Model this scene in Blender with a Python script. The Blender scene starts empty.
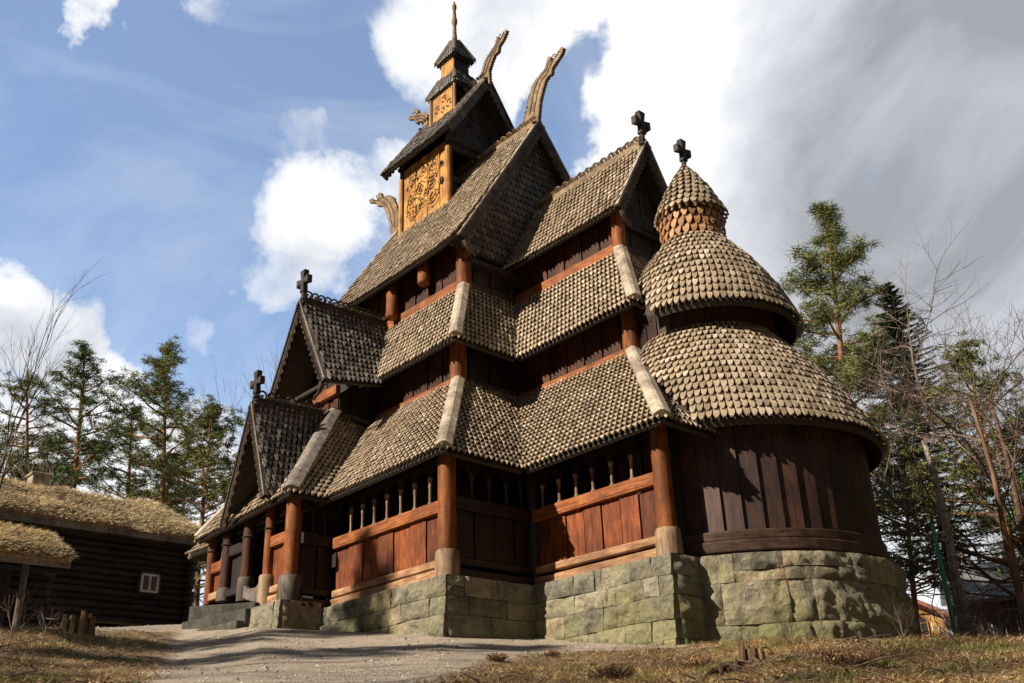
import bpy, math, random
import numpy as np
from mathutils import Vector, Matrix, noise as mnoise
R_ = random.Random(7)
scene = bpy.context.scene
COL = scene.collection
rad = math.radians

# ------------------------------------------------------------------ camera
CAM = np.array([20.4436, -16.98337, -1.77862])
F_PX = 996.936
_y, _p, _r = rad(-47.5275), rad(24.3084), rad(-2.150)
D_ = np.array
_fw = D_([math.sin(_y)*math.cos(_p), math.cos(_y)*math.cos(_p), math.sin(_p)])
_rt = D_([math.cos(_y), -math.sin(_y), 0.]); _up = np.cross(_rt, _fw)
RT = _rt*math.cos(_r)+_up*math.sin(_r); UP = -_rt*math.sin(_r)+_up*math.cos(_r); FW = _fw

def ray(u, v):
    k = FW+RT*(u-512)/F_PX-UP*(v-341.5)/F_PX
    return k/np.linalg.norm(k)
def on_y(u, v, Y):
    k = ray(u, v); return CAM+k*(Y-CAM[1])/k[1]
def at(u, v, Dh):
    k = ray(u, v); return CAM+k*Dh/math.hypot(k[0], k[1])
def elev(u, v):
    k = ray(u, v); return math.degrees(math.atan2(k[1], k[0])), k[2]/math.hypot(k[0], k[1])

cam_d = bpy.data.cameras.new("camera"); cam = bpy.data.objects.new("camera", cam_d); COL.objects.link(cam)
cam_d.sensor_fit = 'HORIZONTAL'; cam_d.sensor_width = 36.0; cam_d.lens = F_PX/1024*36.0
cam_d.clip_start = 0.1; cam_d.clip_end = 5000
M = Matrix(((RT[0], UP[0], -FW[0], CAM[0]), (RT[1], UP[1], -FW[1], CAM[1]), (RT[2], UP[2], -FW[2], CAM[2]), (0, 0, 0, 1)))
cam.matrix_world = M
scene.camera = cam

# ------------------------------------------------------------------ materials
def new_mat(name):
    m = bpy.data.materials.new(name); m.use_nodes = True
    nt = m.node_tree; b = nt.nodes['Principled BSDF']
    return m, nt, b
def N(nt, t, **kw):
    n = nt.nodes.new(t)
    for k, v in kw.items():
        if k in n.inputs: n.inputs[k].default_value = v
        else: setattr(n, k, v)
    return n
def ramp(nt, stops, interp='LINEAR'):
    r = nt.nodes.new('ShaderNodeValToRGB'); e = r.color_ramp.elements; r.color_ramp.interpolation = interp
    while len(e) < len(stops): e.new(0.5)
    for i, (p, c) in enumerate(stops):
        e[i].position = p; e[i].color = (c[0], c[1], c[2], 1) if len(c) == 3 else c
    return r
def mixc(nt, mode, fac, a, b):
    n = nt.nodes.new('ShaderNodeMix'); n.data_type = 'RGBA'; n.blend_type = mode
    for sock, val in ((n.inputs[0], fac), (n.inputs[6], a), (n.inputs[7], b)):
        if hasattr(val, 'is_linked') or isinstance(val, bpy.types.NodeSocket): nt.links.new(val, sock)
        elif isinstance(val, (int, float)): sock.default_value = val
        else: sock.default_value = (*val, 1)
    return n.outputs[2]
def coords(nt, scale=(1, 1, 1)):
    tc = nt.nodes.new('ShaderNodeTexCoord'); mp = nt.nodes.new('ShaderNodeMapping')
    mp.inputs['Scale'].default_value = scale; nt.links.new(tc.outputs['Object'], mp.inputs['Vector'])
    return mp.outputs[0]
def wood(name, dark, mid, light, scale=(9, 9, 1.2), rough=.7, bump=.25, island=.35, patch=None, spec=.3):
    m, nt, b = new_mat(name); L = nt.links
    v = coords(nt, scale)
    n1 = N(nt, 'ShaderNodeTexNoise', Scale=1.6, Detail=8.0, Roughness=.65); L.new(v, n1.inputs['Vector'])
    r = ramp(nt, [(.28, dark), (.5, mid), (.74, light)]); L.new(n1.outputs['Fac'], r.inputs[0])
    geo = nt.nodes.new('ShaderNodeNewGeometry')
    mr = N(nt, 'ShaderNodeMapRange'); L.new(geo.outputs['Random Per Island'], mr.inputs[0])
    mr.inputs['To Min'].default_value = 1-island; mr.inputs['To Max'].default_value = 1+island
    col = mixc(nt, 'MULTIPLY', 1.0, r.outputs[0], mr.outputs[0])
    n2 = N(nt, 'ShaderNodeTexNoise', Scale=1.3, Detail=6.0, Roughness=.65); L.new(coords(nt), n2.inputs['Vector'])
    r2 = ramp(nt, [(.38, (0, 0, 0)), (.62, (1, 1, 1))]); L.new(n2.outputs['Fac'], r2.inputs[0])
    col = mixc(nt, 'MIX', r2.outputs[0], col, mixc(nt, 'MULTIPLY', 1.0, col, patch or (.5, .46, .46)))
    n3 = N(nt, 'ShaderNodeTexNoise', Scale=3.4, Detail=5.0, Roughness=.8); L.new(coords(nt, tuple(q*1.4 if q > 2 else q*.7 for q in scale)), n3.inputs['Vector'])
    r3 = ramp(nt, [(.34, (.18, .16, .15)), (.42, (.85, .85, .85)), (.6, (1, 1, 1)), (.75, (1.3, 1.28, 1.25))]); L.new(n3.outputs['Fac'], r3.inputs[0])
    col = mixc(nt, 'MULTIPLY', 1.0, col, r3.outputs[0])
    L.new(col, b.inputs['Base Color']); b.inputs['Roughness'].default_value = rough
    b.inputs['Specular IOR Level'].default_value = spec
    bp = N(nt, 'ShaderNodeBump', Strength=bump, Distance=.02); L.new(n1.outputs['Fac'], bp.inputs['Height']); L.new(bp.outputs[0], b.inputs['Normal'])
    return m
def mat_shingle(name, tones, rough=.62):
    m, nt, b = new_mat(name); L = nt.links
    geo = nt.nodes.new('ShaderNodeNewGeometry')
    r = ramp(nt, tones); L.new(geo.outputs['Random Per Island'], r.inputs[0])
    n1 = N(nt, 'ShaderNodeTexNoise', Scale=14.0, Detail=6.0, Roughness=.7); L.new(coords(nt, (1, 1, .5)), n1.inputs['Vector'])
    r1 = ramp(nt, [(.3, (.6, .58, .56)), (.55, (1, 1, 1)), (.75, (1.25, 1.24, 1.22))]); L.new(n1.outputs['Fac'], r1.inputs[0])
    col = mixc(nt, 'MULTIPLY', 1.0, r.outputs[0], r1.outputs[0])
    n2 = N(nt, 'ShaderNodeTexNoise', Scale=.55, Detail=5.0, Roughness=.6); L.new(coords(nt), n2.inputs['Vector'])
    r2 = ramp(nt, [(.42, (0, 0, 0)), (.66, (1, 1, 1))]); L.new(n2.outputs['Fac'], r2.inputs[0])
    col = mixc(nt, 'MIX', r2.outputs[0], col, mixc(nt, 'MULTIPLY', 1.0, col, (.74, .72, .68)))
    L.new(col, b.inputs['Base Color']); b.inputs['Roughness'].default_value = rough
    b.inputs['Specular IOR Level'].default_value = .4
    bp = N(nt, 'ShaderNodeBump', Strength=.5, Distance=.015); L.new(n1.outputs['Fac'], bp.inputs['Height']); L.new(bp.outputs[0], b.inputs['Normal'])
    return m
def mat_plain(name, c, rough=.6, var=.25, scale=3.0, metal=0.):
    m, nt, b = new_mat(name); L = nt.links
    n1 = N(nt, 'ShaderNodeTexNoise', Scale=scale, Detail=5.0); L.new(coords(nt), n1.inputs['Vector'])
    r = ramp(nt, [(.3, [x*(1-var) for x in c]), (.7, [min(1, x*(1+var)) for x in c])]); L.new(n1.outputs['Fac'], r.inputs[0])
    L.new(r.outputs[0], b.inputs['Base Color']); b.inputs['Roughness'].default_value = rough; b.inputs['Metallic'].default_value = metal
    return m
def mat_leaf(name, tones, rough=.7, trans=0.):
    m, nt, b = new_mat(name); L = nt.links
    geo = nt.nodes.new('ShaderNodeNewGeometry')
    r = ramp(nt, tones); L.new(geo.outputs['Random Per Island'], r.inputs[0])
    n2 = N(nt, 'ShaderNodeTexNoise', Scale=.7, Detail=3.0); L.new(coords(nt), n2.inputs['Vector'])
    r2 = ramp(nt, [(.35, (.65, .65, .65)), (.65, (1.3, 1.3, 1.2))]); L.new(n2.outputs['Fac'], r2.inputs[0])
    L.new(mixc(nt, 'MULTIPLY', 1.0, r.outputs[0], r2.outputs[0]), b.inputs['Base Color'])
    b.inputs['Roughness'].default_value = rough; b.inputs['Specular IOR Level'].default_value = .2
    return m

MT = {}
MT['shingle'] = mat_shingle('weathered_shingles', [(0, (.22, .167, .112)), (.3, (.31, .24, .163)), (.9, (.40, .32, .225)), (1, (.53, .465, .37))])
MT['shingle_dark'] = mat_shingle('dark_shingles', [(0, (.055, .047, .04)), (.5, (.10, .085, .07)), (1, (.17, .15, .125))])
MT['shingle_grey'] = mat_shingle('grey_shingles', [(0, (.08, .07, .06)), (.5, (.16, .14, .12)), (1, (.28, .25, .22))])
MT['shingle_warm'] = mat_shingle('tarred_shingles', [(0, (.16, .07, .025)), (.5, (.36, .18, .07)), (1, (.50, .30, .15))])
MT['sheath'] = mat_plain('roof_sheathing', (.035, .025, .018), .9)
MT['red'] = wood('tarred_red_wood', (.06, .017, .004), (.235, .070, .012), (.37, .135, .026), island=.3)
MT['redh'] = wood('tarred_red_beam', (.07, .02, .005), (.26, .08, .019), (.40, .15, .045), scale=(1.3, 9, 9), island=.25)
MT['redx'] = wood('tarred_red_plank', (.03, .008, .003), (.17, .042, .009), (.30, .085, .02), island=.4)
MT['upper'] = wood('upper_wall_planks', (.010, .004, .002), (.06, .016, .005), (.14, .042, .012), island=.4)  # darker copy of the red planks, eave shade put into the colour
MT['sillw2'] = wood('dark_brown_board', (.02, .012, .007), (.055, .034, .02), (.10, .065, .042), scale=(2, 2, 6))
MT['sill'] = wood('weathered_sill', (.14, .07, .03), (.36, .20, .10), (.50, .33, .19), scale=(1.3, 9, 9), island=.2)
MT['tar'] = wood('black_tarred_planks', (.006, .004, .003), (.012, .0065, .005), (.026, .014, .010), island=.4, rough=.55, spec=.45)  # near-black copy of the tarred wood, with the shade in its colour
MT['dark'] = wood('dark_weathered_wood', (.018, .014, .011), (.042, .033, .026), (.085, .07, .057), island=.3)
MT['darkh'] = wood('dark_weathered_board', (.05, .038, .028), (.11, .088, .068), (.2, .17, .14), scale=(2, 2, 2), island=.2)
MT['grey'] = wood('silvered_board', (.20, .165, .12), (.42, .36, .275), (.58, .52, .42), scale=(6, 6, 2.0), island=.08)
MT['greyd'] = wood('grey_board', (.10, .085, .07), (.2, .175, .15), (.32, .29, .25), scale=(6, 6, 2.0), island=.08)
MT['gold'] = wood('golden_tarred_wood', (.22, .075, .012), (.52, .25, .05), (.66, .38, .11), island=.25)
MT['goldd'] = wood('ochre_carved_wood', (.07, .045, .025), (.23, .155, .08), (.38, .28, .16), island=.15, scale=(5, 5, 5))
MT['plinth'] = wood('weathered_log_plinth', (.13, .08, .045), (.33, .22, .125), (.48, .36, .23), island=.15)
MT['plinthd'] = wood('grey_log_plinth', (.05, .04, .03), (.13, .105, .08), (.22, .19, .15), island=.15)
MT['black'] = mat_plain('dark_interior', (.006, .004, .003), .9)
MT['glass'] = mat_plain('window_pane', (.03, .035, .04), .12, .1)
MT['white'] = mat_plain('white_paint', (.42, .40, .36), .7)
MT['green'] = mat_plain('green_paint', (.03, .22, .13), .45, .1)
MT['log'] = wood('black_log_wood', (.012, .009, .007), (.030, .023, .018), (.062, .05, .042), scale=(3, 3, 12), island=.35, rough=.75)
MT['ochre'] = wood('ochre_boards', (.38, .18, .05), (.58, .32, .10), (.66, .42, .18), island=.15)
MT['redroof'] = mat_plain('red_brown_roof', (.20, .075, .05), .8, .4, 8)
MT['slate'] = mat_plain('grey_roof', (.12, .12, .125), .7, .3, 4)

def mat_stone():
    m, nt, b = new_mat('rough_granite_blocks'); L = nt.links
    geo = nt.nodes.new('ShaderNodeNewGeometry')
    r = ramp(nt, [(0, (.14, .128, .098)), (.4, (.20, .185, .14)), (.8, (.27, .245, .175)), (1, (.36, .28, .185))]); L.new(geo.outputs['Random Per Island'], r.inputs[0])
    co = coords(nt)
    n1 = N(nt, 'ShaderNodeTexNoise', Scale=3.2, Detail=9.0, Roughness=.7); L.new(co, n1.inputs['Vector'])
    r1 = ramp(nt, [(.28, (.35, .35, .36)), (.5, (.95, .95, .93)), (.72, (1.6, 1.58, 1.5))]); L.new(n1.outputs['Fac'], r1.inputs[0])
    col = mixc(nt, 'MULTIPLY', 1.0, r.outputs[0], r1.outputs[0])
    n2 = N(nt, 'ShaderNodeTexNoise', Scale=1.1, Detail=7.0, Roughness=.65); L.new(co, n2.inputs['Vector'])
    sep = nt.nodes.new('ShaderNodeSeparateXYZ'); L.new(co, sep.inputs[0])
    mr = N(nt, 'ShaderNodeMapRange'); L.new(sep.outputs['Z'], mr.inputs[0]); mr.inputs['From Min'].default_value = 1.6; mr.inputs['From Max'].default_value = -.2; mr.inputs['To Min'].default_value = -.08; mr.inputs['To Max'].default_value = .16
    ad = N(nt, 'ShaderNodeMath', operation='ADD'); L.new(n2.outputs['Fac'], ad.inputs[0]); L.new(mr.outputs[0], ad.inputs[1])
    r2 = ramp(nt, [(.53, (0, 0, 0)), (.72, (.62, .62, .62))]); L.new(ad.outputs[0], r2.inputs[0])
    col = mixc(nt, 'MIX', r2.outputs[0], col, (.215, .205, .075))
    n3 = N(nt, 'ShaderNodeTexNoise', Scale=1.7, Detail=3.0); L.new(coords(nt, (1, 1, .3)), n3.inputs['Vector'])
    r3 = ramp(nt, [(.62, (0, 0, 0)), (.72, (.6, .6, .6))]); L.new(n3.outputs['Fac'], r3.inputs[0])
    col = mixc(nt, 'MIX', r3.outputs[0], col, (.30, .20, .12))
    L.new(col, b.inputs['Base Color']); b.inputs['Roughness'].default_value = .9
    n4 = N(nt, 'ShaderNodeTexNoise', Scale=11.0, Detail=9.0, Roughness=.75); L.new(co, n4.inputs['Vector'])
    vo = N(nt, 'ShaderNodeTexVoronoi', Scale=7.0); vo.feature = 'F1'; n5 = N(nt, 'ShaderNodeTexNoise', Scale=3.0, Detail=4.0); L.new(co, n5.inputs['Vector'])
    av = nt.nodes.new('ShaderNodeVectorMath'); av.operation = 'MULTIPLY_ADD'; L.new(n5.outputs['Color'], av.inputs[0]); av.inputs[1].default_value = (.35, .35, .35); L.new(co, av.inputs[2]); L.new(av.outputs[0], vo.inputs['Vector'])
    bp0 = N(nt, 'ShaderNodeBump', Strength=.55, Distance=.08); L.new(vo.outputs['Distance'], bp0.inputs['Height'])
    bp = N(nt, 'ShaderNodeBump', Strength=1.0, Distance=.06); L.new(n4.outputs['Fac'], bp.inputs['Height']); L.new(bp0.outputs[0], bp.inputs['Normal']); L.new(bp.outputs[0], b.inputs['Normal'])
    vl = N(nt, 'ShaderNodeTexNoise', Scale=7.0, Detail=8.0, Roughness=.8); L.new(co, vl.inputs['Vector']); rl_ = ramp(nt, [(.60, (0, 0, 0)), (.66, (.75, .75, .75))]); L.new(vl.outputs['Fac'], rl_.inputs[0])
    vd_ = N(nt, 'ShaderNodeTexNoise', Scale=4.0, Detail=8.0, Roughness=.8); L.new(coords(nt, (1, 1, .45)), vd_.inputs['Vector']); rd_ = ramp(nt, [(.33, (.35, .34, .33)), (.45, (1, 1, 1))]); L.new(vd_.outputs['Fac'], rd_.inputs[0])
    L.new(mixc(nt, 'MULTIPLY', 1.0, mixc(nt, 'MIX', rl_.outputs[0], col, (.36, .34, .24)), rd_.outputs[0]), b.inputs['Base Color'])
    return m
MT['stone'] = mat_stone()
MT['mortar'] = mat_plain('dark_joint', (.03, .028, .022), .95)
MT['slab'] = wood('dark_stone_slab', (.03, .03, .024), (.065, .063, .05), (.11, .108, .08), scale=(3, 3, 3), rough=.9, bump=.6)

def mat_ground():
    m, nt, b = new_mat('path_and_bank'); L = nt.links
    co = coords(nt)
    n1 = N(nt, 'ShaderNodeTexNoise', Scale=2.0, Detail=10.0, Roughness=.75); L.new(co, n1.inputs['Vector'])
    n2 = N(nt, 'ShaderNodeTexNoise', Scale=40.0, Detail=6.0, Roughness=.8); L.new(co, n2.inputs['Vector'])
    g = ramp(nt, [(.3, (.17, .135, .10)), (.5, (.31, .255, .195)), (.72, (.43, .365, .29))]); L.new(n1.outputs['Fac'], g.inputs[0])
    g2 = ramp(nt, [(.3, (.55, .55, .55)), (.5, (.95, .95, .95)), (.7, (1.35, 1.33, 1.3))]); L.new(n2.outputs['Fac'], g2.inputs[0])
    gravel = mixc(nt, 'MULTIPLY', 1.0, g.outputs[0], g2.outputs[0])
    s = ramp(nt, [(.3, (.07, .045, .025)), (.5, (.16, .105, .05)), (.62, (.24, .165, .085)), (.75, (.14, .12, .045))]); L.new(n1.outputs['Fac'], s.inputs[0])
    soil = mixc(nt, 'MULTIPLY', 1.0, s.outputs[0], g2.outputs[0])
    at_ = nt.nodes.new('ShaderNodeAttribute'); at_.attribute_name = 'path'
    n3 = N(nt, 'ShaderNodeTexNoise', Scale=1.5, Detail=8.0, Roughness=.7); L.new(co, n3.inputs['Vector'])
    mm = N(nt, 'ShaderNodeMath', operation='SUBTRACT'); L.new(n3.outputs['Fac'], mm.inputs[0]); mm.inputs[1].default_value = .5
    ma = N(nt, 'ShaderNodeMath', operation='ADD'); L.new(at_.outputs['Fac'], ma.inputs[0]); L.new(mm.outputs[0], ma.inputs[1])
    rr = ramp(nt, [(.42, (0, 0, 0)), (.6, (1, 1, 1))]); L.new(ma.outputs[0], rr.inputs[0])
    L.new(mixc(nt, 'MIX', rr.outputs[0], soil, gravel), b.inputs['Base Color']); b.inputs['Roughness'].default_value = .95
    bp = N(nt, 'ShaderNodeBump', Strength=.7, Distance=.03); L.new(n2.outputs['Fac'], bp.inputs['Height']); L.new(bp.outputs[0], b.inputs['Normal'])
    return m
MT['ground'] = mat_ground()
MT['turf'] = mat_plain('dry_turf_soil', (.20, .145, .08), .95, .4, 6)
MT['drygrass'] = mat_leaf('dry_grass', [(0, (.17, .10, .05)), (.3, (.34, .23, .12)), (.7, (.50, .37, .21)), (.93, (.58, .47, .30)), (1, (.18, .20, .06))])
MT['straw'] = mat_leaf('roof_grass', [(0, (.24, .18, .10)), (.25, (.40, .30, .18)), (.6, (.54, .43, .28)), (.93, (.64, .54, .38)), (1, (.22, .22, .08))])
MT['litter'] = mat_leaf('fallen_leaves', [(0, (.10, .05, .025)), (.5, (.24, .12, .05)), (.8, (.36, .22, .11)), (1, (.48, .36, .24))])
MT['needle'] = mat_leaf('pine_needles', [(0, (.03, .055, .016)), (.5, (.075, .12, .034)), (1, (.16, .195, .065))])
MT['needley'] = mat_leaf('olive_pine_needles', [(0, (.05, .07, .02)), (.5, (.13, .155, .045)), (1, (.25, .245, .09))])
MT['spruce'] = mat_leaf('spruce_needles', [(0, (.035, .06, .03)), (.5, (.07, .12, .055)), (1, (.13, .19, .085))])
MT['bark'] = wood('pine_bark', (.07, .04, .025), (.16, .09, .055), (.26, .16, .10), scale=(4, 4, 1.5), island=.05)
MT['barko'] = wood('orange_pine_bark', (.20, .085, .035), (.40, .185, .08), (.52, .29, .15), scale=(3, 3, 1.5), island=.05)
MT['twig'] = wood('bare_twigs', (.07, .05, .04), (.17, .12, .09), (.27, .20, .155), island=.25)
MT['stump'] = wood('rotten_stump_wood', (.06, .035, .018), (.17, .105, .055), (.32, .22, .12), scale=(9, 9, 1.5), island=.3)
MT['birch'] = wood('birch_bark', (.10, .085, .07), (.36, .31, .26), (.5, .45, .4), scale=(2, 2, 6), island=.05)

# ------------------------------------------------------------------ mesh builder
ORG = {}
class MB:
    def __init__(s): s.v = []; s.f = []
    def add(s, vs, fs):
        o = len(s.v); s.v.extend([tuple(map(float, p)) for p in vs]); s.f.extend([tuple(o+i for i in f) for f in fs]); return s
    def box(s, x0, x1, y0, y1, z0, z1):
        return s.add([(x0, y0, z0), (x1, y0, z0), (x1, y1, z0), (x0, y1, z0), (x0, y0, z1), (x1, y0, z1), (x1, y1, z1), (x0, y1, z1)],
                     [(0, 3, 2, 1), (4, 5, 6, 7), (0, 1, 5, 4), (1, 2, 6, 5), (2, 3, 7, 6), (3, 0, 4, 7)])
    def beam(s, a, b, w, h, up=(0, 0, 1), prof=None):
        a = Vector(a); b = Vector(b); d = (b-a).normalized(); up = Vector(up); sd = d.cross(up).normalized(); u = sd.cross(d).normalized()
        pr = prof or [(-w/2, -h/2), (w/2, -h/2), (w/2, h/2), (-w/2, h/2)]
        n = len(pr); vs = [a+sd*p+u*q for p, q in pr]+[b+sd*p+u*q for p, q in pr]
        fs = [tuple(range(n))[::-1], tuple(range(n, 2*n))]+[(i, (i+1) % n, n+(i+1) % n, n+i) for i in range(n)]
        return s.add(vs, fs)
    def tube(s, pts, rs, n=8, cap=True):
        pts = [Vector(p) for p in pts]; rings = []; o = len(s.v)
        ref = Vector((.31, .2, .93))
        for i, p in enumerate(pts):
            d = (pts[min(i+1, len(pts)-1)]-pts[max(i-1, 0)]).normalized()
            a = d.cross(ref)
            if a.length < 1e-3: a = d.cross(Vector((1, 0, 0)))
            a.normalize(); b = d.cross(a)
            for k in range(n):
                t = 2*math.pi*k/n; q = p+(a*math.cos(t)+b*math.sin(t))*rs[i]; s.v.append(tuple(q))
        for i in range(len(pts)-1):
            for k in range(n): s.f.append((o+i*n+k, o+i*n+(k+1) % n, o+(i+1)*n+(k+1) % n, o+(i+1)*n+k))
        if cap:
            s.f.append(tuple(o+k for k in range(n))[::-1]); e = o+(len(pts)-1)*n; s.f.append(tuple(e+k for k in range(n)))
        return s
    def lathe(s, c, prof, n=24):
        o = len(s.v)
        for r, z in prof:
            for k in range(n):
                t = 2*math.pi*k/n; s.v.append((c[0]+r*math.cos(t), c[1]+r*math.sin(t), z))
        for i in range(len(prof)-1):
            for k in range(n): s.f.append((o+i*n+k, o+i*n+(k+1) % n, o+(i+1)*n+(k+1) % n, o+(i+1)*n+k))
        s.f.append(tuple(o+k for k in range(n))[::-1]); e = o+(len(prof)-1)*n; s.f.append(tuple(e+k for k in range(n)))
        return s
    def prism(s, poly, off):
        off = Vector(off); n = len(poly); vs = [Vector(p)-off/2 for p in poly]+[Vector(p)+off/2 for p in poly]
        return s.add(vs, [tuple(range(n))[::-1], tuple(range(n, 2*n))]+[(i, (i+1) % n, n+(i+1) % n, n+i) for i in range(n)])
    def build(s, name, mat, parent=None, smooth=False, loc=None, mats=None, fm=None):
        me = bpy.data.meshes.new(name); o = bpy.data.objects.new(name, me)
        if parent is not None: L = ORG[parent.name]
        else: L = Vector(loc) if loc is not None else Vector((0, 0, 0))
        a = np.array(s.v, dtype=np.float64)
        a = a-np.array(L)
        me.from_pydata(a.tolist(), [], s.f)
        for mm in (mats or [mat]): me.materials.append(mm)
        if fm is not None: me.polygons.foreach_set('material_index', fm)
        if smooth: me.polygons.foreach_set('use_smooth', [True]*len(me.polygons))
        me.update(); COL.objects.link(o)
        if parent is not None: o.parent = parent; ORG[o.name] = L
        else: o.location = L; ORG[o.name] = L
        return o
def bevel(o, w=.01, seg=1):
    m = o.modifiers.new('bevel', 'BEVEL'); m.width = w; m.segments = seg; m.limit_method = 'ANGLE'; m.angle_limit = rad(40); return o
def thing(name, label, cat, loc=(0, 0, 0), group=None):
    o = bpy.data.objects.new(name, None); o.empty_display_size = .3; COL.objects.link(o); o.location = loc
    o['label'] = label; o['category'] = cat
    if group: o['group'] = group
    ORG[o.name] = Vector(loc); return o
def tag(o, label, cat, group=None):
    o['label'] = label; o['category'] = cat
    if group: o['group'] = group
    return o
def lerp(a, b, t): return Vector(a)*(1-t)+Vector(b)*t

# ------------------------------------------------------------------ terrain
def interp(x, xs, ys): return float(np.interp(x, xs, ys))
_crest = [(0, 628, 19), (60, 627, 21), (110, 627, 24), (180, 624, 27), (262, 627.5, 21.2), (333, 631, 20.8), (441, 635, 18.6), (531, 637, 19.8), (694, 644, 17.4), (760, 642, 14.5), (850, 640, 13), (1023, 640, 13)]
_ca, _ce, _cd = [], [], []
for u, v, dd in _crest:
    a_, e_ = elev(u, v); _ca.append(a_); _ce.append(e_); _cd.append(dd)
_ba, _be = [], []
for u in range(0, 1025, 64):
    a_, e_ = elev(u, 700); _ba.append(a_); _be.append(e_)
def srt(a, *b):
    o = np.argsort(a); return [np.array(a)[o]]+[np.array(q)[o] for q in b]
_ca, _ce, _cd = srt(_ca, _ce, _cd); _ba, _be = srt(_ba, _be)
def terrain(x, y, detail=True):
    dx, dy = x-CAM[0], y-CAM[1]; Dh = math.hypot(dx, dy); az = math.degrees(math.atan2(dy, dx))
    if az < -42: az += 360
    az_c = min(max(az, 105), 172)
    out = max(0, (105-az)/60, (az-172)/60); out = min(out, 1)
    Ec = interp(az_c, _ca, _ce)*(1-.75*out); Eb = interp(az_c, _ba, _be)*(1-.75*out); Dc = interp(az_c, _ca, _cd)
    D0 = 8.0
    if Dh <= D0:
        z1 = CAM[2]+Eb*D0; t = Dh/D0; z = -3.35+(z1+3.35)*(t*.55+.45*t*t)
    elif Dh <= Dc:
        t = (Dh-D0)/(Dc-D0); E = Eb+(Ec-Eb)*(t**.75); z = CAM[2]+Dh*E
    else:
        zc = CAM[2]+Ec*Dc; s = interp(az_c, [105, 125, 150, 156, 172], [-.05, .02, .1, .11, .11])*(1-out)
        q = Dh-Dc; z = zc+s*40*(1-math.exp(-q/40))
    if detail and Dh < 40:
        k = min(1, max(0, (Dc-Dh)/2.5+.15)) if Dh > D0 else 1
        z += (mnoise.noise(Vector((x*.7, y*.7, 0)))*.10+mnoise.noise(Vector((x*2.3, y*2.3, 3)))*.035)*k*(1-.75*(pathv(x, y) if 'PATH' in globals() else 0))
    return z
def hit(u, v):
    k = ray(u, v); h = math.hypot(k[0], k[1]); Dh = 4.0
    while Dh < 60:
        p = CAM+k*Dh/h
        if p[2] <= terrain(p[0], p[1], False): return p
        Dh += .05
    return p
# gravel path outline in world coordinates
_poly = [hit(150, 682), hit(165, 652), hit(176, 632), at(60, 626, 22), at(-60, 624, 22), at(-60, 622, 34), at(200, 620, 36), at(262, 627, 24), at(333, 631, 24), at(441, 635, 21), at(531, 637, 22), at(694, 644, 18.5), hit(692, 647), hit(600, 650), hit(540, 655), hit(478, 665), hit(440, 683)]
_far = D_([CAM[0], CAM[1]])
PATH = [(p[0], p[1]) for p in _poly]
PATH.append(tuple(_far+(D_(PATH[-1])-_far)*.2)); PATH.append(tuple(_far+(D_(PATH[0])-_far)*.2))
def inside(x, y, poly):
    c = False; j = len(poly)-1
    for i in range(len(poly)):
        xi, yi = poly[i]; xj, yj = poly[j]
        if (yi > y) != (yj > y) and x < (xj-xi)*(y-yi)/(yj-yi)+xi: c = not c
        j = i
    return c
def dist_poly(x, y, poly):
    best = 1e9
    for i in range(len(poly)):
        ax, ay = poly[i-1]; bx, by = poly[i]; dx, dy = bx-ax, by-ay; t = max(0, min(1, ((x-ax)*dx+(y-ay)*dy)/(dx*dx+dy*dy+1e-9)))
        best = min(best, math.hypot(x-ax-dx*t, y-ay-dy*t))
    return best
def pathv(x, y):
    d = dist_poly(x, y, PATH); s = 1 if inside(x, y, PATH) else -1
    return max(0, min(1, .5+s*d/1.6))

def build_ground():
    radii = [0.0]+[0.5*1.0*i for i in range(1, 12)]
    r = 6.0
    while r < 30: radii.append(r); r += .16
    while r < 900: radii.append(r); r *= 1.09
    azs = []; a = 0
    az = 100.0
    dens = []
    while az < 176: dens.append(az); az += .35
    while az < 460: dens.append(az); az += 4.0
    n = len(dens); vs = []; pa = []
    for i, rr in enumerate(radii):
        for a in dens:
            x = CAM[0]+rr*math.cos(rad(a)); y = CAM[1]+rr*math.sin(rad(a))
            vs.append((x, y, terrain(x, y))); pa.append(pathv(x, y) if (rr < 40 and 98 < a < 180) else 0.)
    fs = []
    for i in range(len(radii)-1):
        for k in range(n):
            k2 = (k+1) % n; fs.append((i*n+k, (i+1)*n+k, (i+1)*n+k2, i*n+k2))
    m = MB(); m.v = vs; m.f = fs
    o = m.build('ground', MT['ground'], smooth=True); o['kind'] = 'structure'
    at_ = o.data.attributes.new('path', 'FLOAT', 'POINT'); at_.data.foreach_set('value', pa)
build_ground()

# ------------------------------------------------------------------ stave church
church = thing('stave_church', 'tall dark medieval stave church with tiered shingled roofs and dragon heads on a stone base', 'church', (0.86, 0, 1.0))
CH = church
A1x, A1y, C1y, C1x, h1, t1 = 6.30, 5.877, 3.846, 9.95, 4.11, 7.098
s1, s1y, s1c, s1cy = 2.792, 2.636, 2.674, 2.520
A2x, A2y, C2y, C2x, h2, t2 = 4.154, 3.835, 1.941, 7.986, 7.769, 10.013
s2, s2y, s2c, s2cy = 1.114, 1.197, 1.203, 1.091
G3x, G3y, G3w, h3, r3 = 3.587, 3.275, 2.3, 10.944, 16.057
K3x, K3y, k3, kr = 7.139, 1.326, 10.824, 13.195
XN = .86                                   # middle of the nave
AX = 8.326

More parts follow.
